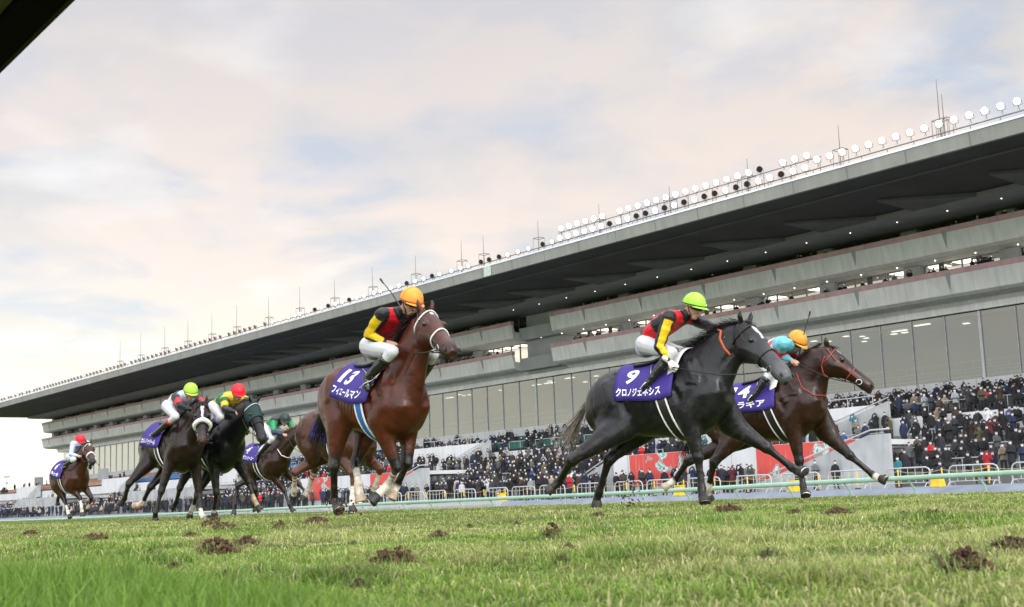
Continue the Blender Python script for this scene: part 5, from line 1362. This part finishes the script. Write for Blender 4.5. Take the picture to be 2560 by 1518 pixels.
    # reins belong to the horse: from bit ring to hand
    for s in (-1, 1):
        m = MB(); a_, c_ = Hh['bit'][s], wr[s]+(wr[s]-el[s]).normalized()*.08; md = a_.lerp(c_, .5)-Vector((0, s*-.02, .06))
        m.tube([a_, a_.lerp(c_, .25)-Vector((0, -s*.03, .04)), md, a_.lerp(c_, .78)-Vector((0, -s*.01, .03)), c_], .0065, 6, caps=False); o = m.build('rein', J.get('rein', M_LEATH), smooth=True); o.parent = Hh['t']
    if J.get('whip'):
        p0 = lt(J['whip'][0], J['whip'][2]); p1 = lt(J['whip'][1], J['whip'][3] if len(J['whip']) > 3 else J['whip'][2])
        M3 = Matrix.Rotation(yaw, 3, 'Z'); wo = O+M3 @ p0
        g = thing('whip', J['whip_label'], 'whip', wo, yaw)
        m = MB(); d = p1-p0; bend = Vector((0, 0, .02)); m.tube([Vector((0, 0, 0)), d*.25+bend*.3, d*.6+bend, d], [.010, .0085, .006, .005], 7); o = m.build('shaft', M_LEATH, smooth=True); o.parent = g
        m = MB(); m.tube([d*.9, d*1.0], [.008, .012], 6); o = m.build('flap', M_LEATH); o.parent = g
    return t
# colour patterns of the silks
RED, BLK, YEL, WHI, GRN, TEAL, LBLU, NAVY = map(np.array, [(.60, .010, .018), (.012, .012, .014), (.80, .52, .01), (.78, .78, .78), (.015, .22, .08), (.14, .47, .56), (.50, .60, .72), (.02, .03, .08)])
def arm_uv(V, c, s):
    d1, t1 = seg_dist(V, c['sh'][s], c['el'][s]); d2, t2 = seg_dist(V, c['el'][s], c['wr'][s]); return d1, t1, d2, t2
def torso_t(V, c): return ((V-np.array(c['base']))@np.array(c['td']))/((c['neck']-c['base']).length)
def silk_red(V, c):
    C = np.repeat(RED[None], len(V), 0); tt = torso_t(V, c); y = V[:, 1]
    C[seg_dist(V, c['neck'], c['neck']+c['td']*.2+Vector((.05, 0, .05)))[0] < .088] = BLK
    C[tt < .10] = BLK
    for s in (-1, 1):
        d1, t1, d2, t2 = arm_uv(V, c, s); on = ((d1 < .080) & (t1 > .10)) | (d2 < .068)
        C[((np.linalg.norm(V-np.array(c['sh'][s]), axis=1) < .085))] = BLK
        C[on] = BLK
        ax = (c['el'][s]-c['sh'][s]).normalized(); ax2 = (c['wr'][s]-c['el'][s]).normalized()
        out = (Vector((.75, s*.7, .05))); o1 = (out-ax*out.dot(ax)).normalized(); o2 = (out-ax2*out.dot(ax2)).normalized()
        v1 = V-np.array(c['sh'][s]); r1 = v1-np.outer(v1@np.array(ax), np.array(ax)); v2 = V-np.array(c['el'][s]); r2 = v2-np.outer(v2@np.array(ax2), np.array(ax2))
        k1 = (r1@np.array(o1))/(np.linalg.norm(r1, axis=1)+1e-6); k2 = (r2@np.array(o2))/(np.linalg.norm(r2, axis=1)+1e-6)
        C[on & (d1 <= d2) & (k1 > .72) & (t1 > .06)] = YEL; C[on & (d2 < d1) & (k2 > .72) & (t2 < .86)] = YEL
        # side panel
        C[(tt > .45) & (tt < .80) & ((y-c['base'].y)*s > .138) & ~on] = BLK
    return C
def silk_teal(V, c):
    C = np.repeat(TEAL[None], len(V), 0); tt = torso_t(V, c)
    st = (tt > .1) & (tt < .85) & (np.sin(V[:, 1]*75) > .1); C[st & (tt < .72)] = (.62, .10, .14)
    C[(tt < .72) & ~st] = WHI*.9
    for s in (-1, 1):
        d1, t1, d2, t2 = arm_uv(V, c, s); C[(d1 < .082) & (t1 > .15)] = TEAL; C[d2 < .068] = TEAL; C[(d1 < .085) & (t1 > .50) & (t1 < .88)] = RED
    return C
def silk_blackred(V, c):
    C = np.repeat(BLK[None]*1.3, len(V), 0); tt = torso_t(V, c); C[tt < .45] = WHI*.9; C[(tt > .80)&(np.abs(V[:,1])<.12)] = LBLU*.8
    for s in (-1, 1):
        d1, t1, d2, t2 = arm_uv(V, c, s); C[(d1 < .085) & (t1 > .35) & (t1 < .85)] = RED; C[d2 < .068] = BLK
    return C
def silk_greenyel(V, c):
    C = np.repeat(YEL[None]*.85, len(V), 0); tt = torso_t(V, c)
    C[(tt > .28) & (tt < .72)] = GRN*.8
    for s in (-1, 1):
        d1, t1, d2, t2 = arm_uv(V, c, s); C[(d1 < .082) & (t1 > .1) & (t1 < .45)] = GRN*.5; C[(d1 < .085) & (t1 > .45) & (t1 < .85)] = YEL; C[(d2 < .068)] = BLK*2
    return C
def silk_green(V, c):
    C = np.repeat((GRN*1.1)[None], len(V), 0); tt = torso_t(V, c); C[(tt > .62)] = BLK*1.5; C[tt < .2] = NAVY
    for s in (-1, 1):
        d1, t1, d2, t2 = arm_uv(V, c, s); C[(d1 < .085) & (t1 > .1)] = GRN*1.3; C[d2 < .068] = NAVY
    return C
def silk_pale(V, c):
    C = np.repeat(np.array((.46, .52, .62))[None], len(V), 0); tt = torso_t(V, c); C[tt < .3] = WHI*.8; return C
def cap_mat(name, col): return pm(name, col, .45, .05, 10, .15, 20, spec=.45)
CAP_OR = cap_mat('orange_cap', (.86, .33, .03)); CAP_LI = cap_mat('lime_cap', (.38, .76, .06)); CAP_RE = cap_mat('red_cap', (.72, .012, .03)); CAP_BK = cap_mat('dark_green_cap', (.012, .04, .035)); CAP_WH = cap_mat('white_cap', (.8, .8, .8))
# ------------------------------------------------------------------ the field; crops c1..c5 are the measured photo regions
c1 = lambda x, y: (780+x*.4449, 660+y*.4449)
c2 = lambda x, y: (1320+x*.4044, 700+y*.4044)
c3 = lambda x, y: (1600+x*.337, 780+y*.337)
c4 = lambda x, y: (280+x*.2762, 920+y*.2762)
c5 = lambda x, y: (0+x*.2899, 900+y*.2899)
c8 = lambda x, y: (620+x*.2425, 940+y*.2425)
SOCK = (.70, .62, .52)
BAY = (.072, .0155, .006); DBAY = (.026, .0085, .0045); GREYB = (.009, .009, .0105); CHEST = (.055, .015, .0065)
def go(K, J):
    h = make_horse(K)
    if J: make_jockey(h, J)
    return h
go(dict(id='13', seed=13, depth=11.9, sx=.95, cloth_dx=.10, withers=c1(472, 545), croup=c1(175, 565), poll=c1(648, 268), muzzle=c1(792, 492), muz_lat=.02, col=BAY, vox=.011, yaw=0,
        RF=dict(kn=c8(1535, 940), fe=c8(1445, 1120), ho=c8(1270, 1290), toe=.6), LF=dict(kn=c8(1640, 900), fe=c8(1545, 1110), ho=c8(1470, 1255), toe=.4),
        RH=dict(hk=c8(885, 930), fe=c8(890, 1270), ho=c8(925, 1392)), LH=dict(hk=c8(1105, 900), fe=c8(1140, 1120), ho=c8(1160, 1290), toe=.6),
        socks={'RF': (.72, SOCK), 'LH': (.62, SOCK), 'LF': (0, SOCK)}, bands={'RF': (.05, .05, .05)}, hoofcol={'RF': (.03, .03, .03), 'LH': (.45, .33, .2), 'LF': (.45, .35, .25)},
        star=(.12, .20, .022, .012, (.7, .68, .66)), wband=True, blue_girth=True, num='13', name='フィエールマン', mane_n=900, mane_len=.18, wild=.9, deep=1.0, wide=1.05, bulk=1.08, muzcol=(.035, .013, .009), tail_dir=(-.45, -.1, -.9), tail_len=.6, earback=1.0, hs=1.20,
        label='bay racehorse with white-edged bridle and cloth number 13, nearest the camera'),
   dict(helmet=c1(555, 208), shoulder=c1(395, 285), elbow=c1(318, 398), wrist=c1(425, 440), hip=c1(322, 462), knee=c1(455, 492), ankle=c1(322, 632), toe=c1(318, 702),
        face=(.8, .0, -.6), silk=silk_red, cap=CAP_OR, band=M_REDL, vox=.007, whip=(c1(552, 322), c1(385, 86), .12), whip_label='long black whip raised behind the orange-capped head',
        label='jockey in orange cap and red, black and yellow silks riding horse 13'))
go(dict(id='9', seed=9, depth=12.6, sx=1.02, cloth_dx=.06, withers=c2(985, 440), croup=c2(585, 548), poll=c2(1352, 275), muzzle=c2(1612, 600), muz_lat=-.05, col=GREYB, vox=.011, yaw=12,
        RF=dict(kn=c2(1052, 1100), fe=c2(1075, 1290), ho=c2(1082, 1372)), LF=dict(el=c2(1265, 900), kn=c2(1480, 1040), fe=c2(1632, 1160), ho=c2(1692, 1198), toe=1),
        RH=dict(hk=c2(268, 1115), fe=c2(195, 1245), ho=c2(125, 1305), toe=-.4), LH=dict(hk=c2(500, 1110), fe=c2(440, 1310), ho=c2(415, 1392)),
        dapple=1.3, greyhead=(.075, .077, .085), hs=1.26, deep=1.13, wide=1.07, bulk=1.16, mane_len=.16, muzcol=(.20, .20, .21), star=(.10, .36, .028, .018, (.62, .62, .65)), num='9', name='クロノジェネシス', wild=.9, mane_n=560, 
        tailc='g', tail_dir=(-.62, -.15, -1), tail_len=.55, tail_sag=-.1, earback=.6,
        straps=[('neck_strap', [c2(1100, 300), c2(1140, 297), c2(1195, 318), c2(1188, 365), c2(1215, 425), c2(1262, 478)], M_ORNG, .014)],
        label='dark grey racehorse with cloth number 9 and silver muzzle, in full stretch'),
   dict(helmet=c2(1022, 158), shoulder=c2(868, 232), elbow=c2(812, 408), wrist=c2(868, 500), hand_px=c2(945, 560), hip=c2(722, 398), knee=c2(892, 448), ankle=c2(765, 610), toe=c2(715, 665), el_lat=-.32, wr_lat=-.31, shoulderL=c2(1010, 235), elbowL=c2(1115, 285), wristL=c2(1200, 330),
        face=(.85, -.1, -.5), silk=silk_red, cap=CAP_LI, vox=.007, glove=M_GLOVE, rein=M_LEATH, 
        label='jockey in lime cap and red, black and yellow silks riding horse 9'))
go(dict(id='14', seed=14, depth=15.4, withers=c3(1085, 425), croup=c3(700, 548), poll=c3(1405, 268), muzzle=c3(1748, 575), muz_lat=-.1, col=DBAY, vox=.012, yaw=12, hs=1.16, deep=1.13, wide=1.06, bulk=1.15, cloth_dx=.02, sx=1.0,
        RF=dict(kn=c3(1182, 1110), fe=c3(1210, 1290), ho=c3(1216, 1358)), LF=dict(el=c3(1385, 895), kn=c3(1555, 1065), fe=c3(1730, 1210), ho=c3(1805, 1255), toe=1),
        RH=dict(hk=c3(548, 1115), fe=c3(508, 1310), ho=c3(505, 1380)), LH=dict(hk=c3(355, 1105), fe=c3(262, 1245), ho=c3(182, 1305), toe=-.4),
        socks={'LF': (0, SOCK), 'RH': (.12, SOCK), 'LH': (0, SOCK)}, hoofcol={'LH': (.45, .42, .3)}, star=(.12, .22, .018, .02, (.7, .66, .62)), bridle='r', num='14', name='サラキア', wild=.8, tail_dir=(-.6, 0, -.8), muzcol=(.05, .025, .02), straps=[('neck_strap', [c3(1162, 450), c3(1200, 560), c3(1285, 618), c3(1400, 622)], M_REDL, .009), ('rein_loop', [c3(1372, 330), c3(1348, 400), c3(1362, 460), c3(1445, 515)], M_REDL, .009)],
        label='dark bay racehorse with red bridle and cloth number 14 at the right'),
   dict(helmet=c3(1158, 212), shoulder=c3(1062, 235), elbow=c3(1045, 318), wrist=c3(1125, 358), hip=c3(905, 345), knee=c3(965, 455), ankle=c3(868, 590), toe=c3(815, 650), head_lat=-.08,
        face=(.6, -.15, -.8), silk=silk_teal, cap=CAP_OR, vox=.0085, whip=(c3(1175, 335), c3(1262, 0), -.14, -.10), whip_label='long black whip held upright by the teal-sleeved rider',
        label='jockey crouched low in orange cap and pale blue silks with red armbands'))
go(dict(id='A', seed=1, depth=19.4, withers=c4(640, 445), croup=c4(400, 515), poll=c4(815, 322), muzzle=c4(822, 672), muz_lat=-.1, col=(.014, .006, .005), vox=.014, deep=1.10, wide=1.12, bulk=1.16, hs=1.2, yaw=-2,
        RF=dict(kn=c4(445, 1120), fe=c4(393, 1310), ho=c4(390, 1378)), LF=dict(kn=c4(790, 1170), fe=c4(808, 1320), ho=c4(832, 1375)),
        RH=dict(hk=c4(150, 1050), fe=c4(115, 1180), ho=c4(85, 1225), toe=-.4), LH=dict(hk=c4(345, 1080), fe=c4(275, 1225), ho=c4(205, 1248), toe=-.4),
        socks={'LF': (.10, SOCK), 'LH': (.2, SOCK)}, hoofcol={'LH': (.5, .4, .3), 'LF': (.6, .55, .5)}, star=(.10, .42, .028, .010, (.72, .70, .68)), sheepskin=True, name='カレンブーケドール', tail_dir=(-.5, 0, -.9), tail_len=.45, muzcol=(.05, .025, .02),
        label='dark brown racehorse with white sheepskin noseband and white blaze'),
   dict(helmet=c4(710, 210), shoulder=c4(592, 272), elbow=c4(615, 345), wrist=c4(730, 372), hip=c4(505, 345), knee=c4(580, 440), ankle=c4(410, 580), toe=c4(365, 608),
        face=(.8, -.1, -.6), silk=silk_blackred, cap=CAP_LI, band=M_REDL, vox=.010, cuff=pm('red_cuff', (.6, .015, .02), .5),
        label='jockey in lime cap with red-cuffed boots riding the sheepskin-noseband horse'))
go(dict(id='B', seed=2, depth=20.0, withers=c4(1010, 455), croup=c4(790, 520), poll=c4(1285, 315), muzzle=c4(1372, 655), muz_lat=0, col=(.005, .0055, .006), vox=.014, deep=1.12, wide=1.14, bulk=1.22, hs=1.2, yaw=-2,
        RF=dict(kn=c4(945, 1130), fe=c4(925, 1265), ho=c4(922, 1325)), LF=dict(kn=c4(1238, 1040), fe=c4(1285, 1190), ho=c4(1335, 1288)),
        RH=dict(hk=c4(612, 1090), fe=c4(585, 1210), ho=c4(552, 1265), toe=-.4), LH=dict(hk=c4(770, 1140), fe=c4(725, 1280), ho=c4(700, 1335)),
        socks={'RF': (0, SOCK), 'LH': (.35, SOCK), 'LF': (.25, (.42, .32, .2))}, hoodmesh=True, name='ワールドプレミア', tail_dir=(-.5, 0, -.9), tail_len=.5, wild=.4, earback=.2,
        label='black racehorse in a dark green hood with white browband'),
   dict(helmet=c4(1140, 215), shoulder=c4(1020, 285), elbow=c4(1020, 372), wrist=c4(1125, 400), hip=c4(920, 350), knee=c4(985, 445), ankle=c4(900, 540), toe=c4(880, 590),
        face=(.75, -.1, -.65), silk=silk_greenyel, cap=CAP_RE, band=CAP_RE, vox=.010, cuff=pm('purple_cuff', (.12, .08, .35), .5),
        label='jockey in bright red cap and green and yellow silks on the hooded horse'))
go(dict(id='C', seed=3, depth=26.0, withers=c4(1465, 655), croup=c4(1255, 700), poll=c4(1700, 560), muzzle=c4(1765, 790), muz_lat=0, col=(.026, .009, .006), vox=.018, deep=1.06, wide=1.08, bulk=1.12, yaw=0,
        RF=dict(kn=c4(1560, 1110), fe=c4(1600, 1230), ho=c4(1638, 1300)), LF=dict(kn=c4(1700, 1060), fe=c4(1740, 1110), ho=c4(1745, 1130)),
        RH=dict(hk=c4(1300, 1100), fe=c4(1290, 1230), ho=c4(1290, 1285)), LH=dict(hk=c4(1135, 1060), fe=c4(1115, 1230), ho=c4(1098, 1325)),
        mane='c', num='4', name='ラヴズオンリーユー', tail_dir=(-.5, 0, -.9), tail_len=.4, wild=1.2, mane_n=420, straps=[('neck_strap', [c4(1500, 735), c4(1535, 790), c4(1590, 812), c4(1640, 800)], M_WHT, .010)],
        label='brown racehorse with flying chestnut mane, third from the left group'),
   dict(helmet=c4(1560, 462), shoulder=c4(1462, 480), elbow=c4(1462, 585), wrist=c4(1550, 600), hip=c4(1400, 540), knee=c4(1455, 640), ankle=c4(1350, 760), toe=c4(1320, 795),
        face=(.8, 0, -.6), silk=silk_green, cap=CAP_BK, vox=.013, label='jockey in dark green cap and green silks behind the hooded horse'))
go(dict(id='D', seed=4, depth=17.2, withers=c8(1090, 385), croup=c8(735, 350), poll=c8(1330, 300), muzzle=c8(1480, 560), muz_lat=0, col=CHEST, vox=.014, wide=1.08, sx=1.05, yaw=0,
        RF=dict(kn=c8(1080, 1000), fe=c8(1075, 1260), ho=c8(1070, 1395)), LF=dict(kn=c8(1370, 960), fe=c8(1310, 1130), ho=c8(1290, 1210), toe=.5),
        RH=dict(hk=c8(690, 960), fe=c8(620, 1180), ho=c8(562, 1275), toe=-.3), LH=dict(hk=c8(480, 990), fe=c8(478, 1180), ho=c8(468, 1250), toe=-.3),
        points=(.10, .035, .02), socks={'RH': (.85, SOCK), 'LH': (.85, SOCK), 'LF': (.7, SOCK), 'RF': (.45, SOCK)}, bands={'RH': (.4, .08, .05), 'LH': (.4, .08, .05)}, mane='c', tail_dir=(-.25, .35, -1), tail_len=.45, wild=.5, cloth_dx=.24,
        label='chestnut racehorse with white banded socks, mostly hidden behind the leading bay'),
   dict(helmet=c8(1240, 130), shoulder=c8(1130, 190), elbow=c8(1100, 300), wrist=c8(1190, 340), hip=c8(930, 235), knee=c8(1040, 370), ankle=c8(900, 520), toe=c8(870, 590),
        face=(.8, 0, -.6), silk=silk_pale, cap=CAP_WH, vox=.010, label='hidden jockey whose white breeches show behind the rump of the leading bay'))
go(dict(id='E', seed=5, depth=29.5, withers=c5(655, 855), croup=c5(545, 875), poll=c5(765, 718), muzzle=c5(802, 885), muz_lat=-.05, col=(.048, .014, .007), vox=.018, deep=1.08, wide=1.08, bulk=1.15, hs=1.15, yaw=2,
        RF=dict(kn=c5(690, 1190), fe=c5(702, 1270), ho=c5(712, 1345), toe=.5), LF=dict(kn=c5(790, 1190), fe=c5(765, 1260), ho=c5(745, 1290), toe=.3),
        RH=dict(hk=c5(560, 1215), fe=c5(585, 1310), ho=c5(602, 1358)), LH=dict(hk=c5(510, 1130), fe=c5(500, 1200), ho=c5(495, 1240)),
        socks={'RF': (.6, SOCK), 'LF': (.3, SOCK), 'RH': (.5, SOCK)}, wband=True, nbw=.03, num='6', name='キセキ', tail_dir=(-.5, 0, -.9), tail_len=.4, wild=.4, star=(.12, .2, .02, .02, (.7, .7, .7)),
        label='bay racehorse trailing alone at the far left of the field'),
   dict(helmet=c5(690, 690), shoulder=c5(632, 722), elbow=c5(612, 815), wrist=c5(672, 825), hip=c5(602, 838), knee=c5(640, 858), ankle=c5(565, 905), toe=c5(548, 940),
        face=(.8, 0, -.6), silk=silk_pale, cap=CAP_RE, band=CAP_RE, vox=.014, whip=(c5(760, 850), c5(856, 908), -.1), whip_label='short dark whip held out by the trailing rider',
        label='jockey in red cap and pale grey silks trailing at the far left'))
# ------------------------------------------------------------------ spectators
M_COATP = pm('spectator_clothes', None, .85, .25, 6, objcol=True)
M_TROU = pm('dark_trousers', (.022, .024, .030), .85, .3, 6); M_SKINP = pm('spectator_skin', (.30, .18, .13), .6, .1, 8); M_HAIRP = pm('black_hair', (.012, .011, .011), .6, .3, 20); M_MASKP = pm('white_mask', (.75, .76, .77), .8, .05, 8)
M_CROWD = pm('crowd', None, .85, .2, 6, attr='Col')
def person_solid(pose, r):
    m = MB(); V3 = Vector; w = r.uniform(.92, 1.1)
    if pose == 'sit':
        hipz = .50; m.tube([V3((-.05, 0, hipz)), V3((0, 0, .80)), V3((.02, 0, 1.03))], [(.13, .17*w), (.12, .17*w), (.085, .145*w)], 10, lat=V3((0, 1, 0)))
        for s in (-1, 1): m.tube([V3((0, .09*s, hipz)), V3((.42, .12*s, .52)), V3((.40, .12*s, .06)), V3((.50, .12*s, .05))], [.09, .07, .05, .045], 8)
        sh, hd = 1.0, 1.22
    else:
        m.tube([V3((0, 0, .84)), V3((0, 0, 1.1)), V3((0, 0, 1.38))], [(.13*w, .17*w), (.125*w, .175*w), (.085, .145*w)], 10, lat=V3((0, 1, 0)))
        if r.random() < .5: m.tube([V3((0, 0, .62)), V3((0, 0, .9))], [(.15*w, .20*w), (.13*w, .185*w)], 10, lat=V3((0, 1, 0)))
        for s in (-1, 1): m.tube([V3((0, .09*s, .86)), V3((.02, .10*s, .46)), V3((0, .11*s, .07)), V3((.12, .12*s, .045))], [.095, .07, .052, .045], 8)
        sh, hd = 1.36, 1.57
    for s in (-1, 1):
        S = V3((0, .155*s*w, sh-.03))
        if pose == 'up': P = [S, V3((.18, .22*s, sh-.14)), V3((.26, .10*s, hd-.02)), V3((.29, .05*s, hd))]
        elif pose == 'cross': P = [S, V3((.06, .22*s, sh-.28)), V3((.22, -.02*s, sh-.24)), V3((.20, -.12*s, sh-.20))]
        elif pose == 'sit': P = [S, V3((.10, .24*s, sh-.26)), V3((.30, .10*s, sh-.32)), V3((.34, .06*s, sh-.33))]
        else: P = [S, V3((-.02, .23*s, sh-.30)), V3((.06, .22*s, sh-.52)), V3((.08, .20*s, sh-.60))]
        m.tube(P, [.065, .058, .045, .036], 8)
    m.tube([V3((0, 0, sh)), V3((.015, 0, hd-.06))], [.06, .055], 8); m.ball((.02, 0, hd), (.10, .085, .118), 10, 8)
    if pose == 'up': m.box((.33, 0, hd+.01), (.06, .14, .09))
    return m, hd
def classes(V, hd, pose):
    c = np.zeros(len(V), int); z, x, y = V[:, 2], V[:, 0], V[:, 1]
    leg = (z < .80) if pose != 'sit' else ((z < .56) & (x > .10)) | (z < .42); c[leg] = 1
    head = z > hd-.12; r_ = np.hypot(x-.02, y) < .13; head &= r_
    c[head] = 2; c[head & ((z > hd+.035) | (x < .0))] = 3; c[head & (x > .03) & (z < hd+.005) & (z > hd-.11)] = 4
    return c
PV = []
for i, pose in enumerate(['stand', 'stand', 'up', 'cross', 'up', 'sit', 'sit', 'stand', 'cross']):
    r = random.Random(i+40); m, hd = person_solid(pose, r)
    me = fuse(m, .026, 1, .4); V = coords(me); c = classes(V, hd, pose)
    for mt in (M_COATP, M_TROU, M_SKINP, M_HAIRP, M_MASKP): me.materials.append(mt)
    me.polygons.foreach_set('material_index', [int(np.bincount([c[v] for v in p.vertices]).argmax()) for p in me.polygons])
    me.name = 'spectator'; low = fuse(m, .055, 0); lv = coords(low); lc = classes(lv, hd, pose); lf = [tuple(p.vertices) for p in low.polygons]
    tiny = fuse(m, .10, 0); tv = coords(tiny); tc_ = classes(tv, hd, pose); tf = [tuple(p.vertices) for p in tiny.polygons]
    PV.append((pose, me, (lv, lc, lf), (tv, tc_, tf)))
STAND = [i for i, p in enumerate(PV) if p[0] != 'sit']; SIT = [i for i, p in enumerate(PV) if p[0] == 'sit']
COATS = [('black', (.010, .010, .012), 44), ('charcoal', (.028, .028, .032), 20), ('navy', (.014, .02, .05), 14), ('dark brown', (.045, .028, .02), 9), ('dark green', (.018, .035, .025), 6), ('grey', (.10, .105, .11), 7), ('beige', (.28, .22, .16), 2.2), ('pale grey', (.30, .31, .32), 2.5), ('olive', (.09, .085, .045), 3), ('maroon', (.11, .02, .025), 3), ('red', (.45, .02, .025), .5), ('blue', (.03, .06, .18), 1), ('white', (.60, .60, .60), .8), ('teal', (.03, .18, .22), .4)]
CW = np.cumsum([c[2] for c in COATS]); rc = random.Random(77)
def coat():
    u = rc.uniform(0, CW[-1]); return COATS[int(np.searchsorted(CW, u))]
CAND = []
def cand(t, s, z, zone, sit, ct=None): CAND.append((t+rc.uniform(-.18, .18), s+rc.uniform(-.12, .12), z, zone, rc.choice(SIT if sit else STAND), ct or coat(), rc.uniform(.94, 1.06), rc.uniform(-.5, .5)))
def blocked(t): k = (t-39.7) % 43.0; return k < 25.3 and t > 38
# front row on the ground
t = 26.0
while t < 132:
    b = blocked(t); dense = .85 if t > 46 else .35
    if rc.random() < dense: cand(t, 55.4+rc.uniform(0, .7), -.12, 'at the terrace foot', t < 42 and rc.random() < .5)
    if rc.random() < dense*(.8 if not b else .6): cand(t+.3, 56.0 if b else 56.9, -.12, 'at the terrace foot', False)
    t += .62
for i in range(8):
    s = 58+12*(i+.5)/8; z = -.1+3.2*(i+1)/8
    t = 20.0
    while t < 132:
        if not blocked(t) and not blocked(t+.4):
            if rc.random() < (.80 if t < 45 else .85): cand(t, s, z, 'on the lower steps', rc.random() < (.45 if t < 45 else .2))
        elif s > 63.6 and rc.random() < .5: cand(t, s, z, 'above the painted wall', False)
        t += .62
    s = 70.3+14.28*(i+.30)/8; z = 4.0+1.9*(i+1)/8; t = 20.0
    while t < 132:
        if rc.random() < (.88 if t < 62 else .42 if i < 4 else .14): cand(t, s, z, 'in the upper seats', rc.random() < .62)
        t += .62
for k in range(26): cand(28+rc.uniform(0, 95), 84.2, 5.9, 'against the white wall', False)
for k in range(58):
    t = 40+rc.random()**1.3*70
    if 93 < t < 103: continue
    cand(t, 83.9, 14.93+rc.choice([0, 0, .1]), 'on the lower balcony', False)
for k in range(26):
    t = 42+rc.random()*70
    if not 93 < t < 103: cand(t, 83.9, 18.2, 'on the upper balcony', False)
SPEC = [(48.9, 55.5, 'red'), (62.2, 55.6, 'red'), (63.5, 63.9, 'red'), (52.0, 55.7, 'navy'), (31.6, 56.3, 'red'), (36.5, 55.6, 'teal'), (71.2, 55.5, 'white'), (74.6, 55.5, 'white')]
cd = {c[0]: c for c in COATS}
for t, s, c in SPEC: cand(t, s, -.12 if s < 58 else 2.0, 'at the terrace foot' if s < 58 else 'above the painted wall', False, cd[c])
def depth(c): return (P3(c[0], c[1], c[2])-CPOS).dot(CF)
def in_view(c): x, y = proj(P3(c[0], c[1], c[2]+1)); return -20 < x < 2585
CAND = sorted([c for c in CAND if in_view(c)], key=depth)
spec_first = CAND[:300]; rest = CAND[300:]
TW = math.atan2(-NN.y, -NN.x)
POSE = {'stand': 'standing', 'up': 'holding up a phone', 'cross': 'with folded arms', 'sit': 'sitting'}
for t, s, z, zone, pi, ct, sc, dr in spec_first:
    x = proj(P3(t, s, z))[0]; side = 'at far right' if x > 2300 else 'right of centre' if x > 1700 else 'near centre'
    lab = f'spectator in {ct[0]} coat {POSE[PV[pi][0]]} {zone} {side}'
    o = bpy.data.objects.new('person', PV[pi][1]); COL.objects.link(o)
    o.location = P3(t, s, z); o.rotation_euler = (0, 0, TW+.55+dr); o.scale = (sc, sc, sc); v = rc.uniform(.7, 1.35); o.color = (*[min(1, q*v) for q in ct[1]], 1)
    tag(o, lab, 'person', lab.replace('spectator', 'spectators'))
def mass(lst, name, lab, li):
    Vs, Fs, Cs = [], [], []; off = 0
    for t, s, z, zone, pi, ct, sc, dr in lst:
        v, c, f = PV[pi][li]; a = TW+.55+dr; ca, sa = math.cos(a), math.sin(a); q = v*sc; p = P3(t, s, z); k = rc.uniform(.7, 1.35)
        W_ = np.stack([q[:, 0]*ca-q[:, 1]*sa+p.x, q[:, 0]*sa+q[:, 1]*ca+p.y, q[:, 2]+p.z], 1)
        col = np.array([[min(1, u*k) for u in ct[1]], (.022, .024, .03), (.30, .18, .13), (.012, .011, .011), (.75, .76, .77)])
        Vs.append(W_); Cs.append(col[c]); Fs += [tuple(i+off for i in g) for g in f]; off += len(v)
    me = bpy.data.meshes.new(name); me.from_pydata(np.concatenate(Vs).tolist(), [], Fs); set_col(me, np.concatenate(Cs)); me.materials.append(M_CROWD)
    me.polygons.foreach_set('use_smooth', [True]*len(me.polygons))
    o = bpy.data.objects.new(name, me); COL.objects.link(o); tag(o, lab, 'crowd', kind='stuff')
mass(rest, 'crowd', 'dark-clothed spectators in white masks filling the terraces beyond the nearest rows', 2)
CAND = []
for s, z, dn in ((55.6, -.12, .8), (56.5, -.12, .8), (58.8, .3, .75), (60.3, .7, .6), (62, 1.1, .4), (64, 1.6, .3), (67, 2.5, .22), (71, 4.3, .25), (74, 4.8, .2), (78, 5.3, .15), (82, 5.7, .12)):
    t = 132.0
    while t < 290:
        if s > 70 and t > 258: break
        if rc.random() < dn and not (blocked(t) and s > 57): cand(t, s, z, '', rc.random() < .3)
        t += .8
for k in range(230):
    t = 104+rc.random()*150; cand(t, 83.9, rc.choice([14.93, 18.2]), '', False)
mass(CAND, 'far_crowd', 'distant spectators packed along the foot of the far left terraces', 3)
# dirt kicked into the air
def spray(px, py, dp, w, h, n, lab, seed):
    r = random.Random(seed); m = MB(); c = at_depth(px, py, dp); sc = dp/FPX
    for k in range(n):
        u = r.gauss(0, .32); q = c+Vector((u*w*sc, r.uniform(-.2, .2), (r.random()**1.5-.3)*h*sc)); s_ = r.uniform(.003, .012)
        m.ball(q, (s_*r.uniform(.6, 2), s_, s_*r.uniform(.5, 1.4)), 6, 4, M=Matrix.Rotation(r.uniform(0, 3), 3, 'Y'))
        if r.random() < .4: m.tube([q, q+Vector((r.uniform(-1, 1), 0, r.uniform(-1, 1)))*.03], [.0018, .0008], 4, caps=False)
    o = m.build('dirt_spray', M_SOIL); tag(o, lab, 'dirt', kind='stuff')
spray(1575, 1240, 13.0, 60, 85, 60, 'spray of reddish dirt hanging in the air behind the planted hind hoof', 1)
spray(855, 1275, 12.0, 70, 40, 55, 'spray of brown dirt flying up beneath the leading bay horse', 2)
spray(300, 1180, 20.0, 30, 30, 0, '', 3) if False else None
print('people', len(spec_first), len(rest), len(CAND))
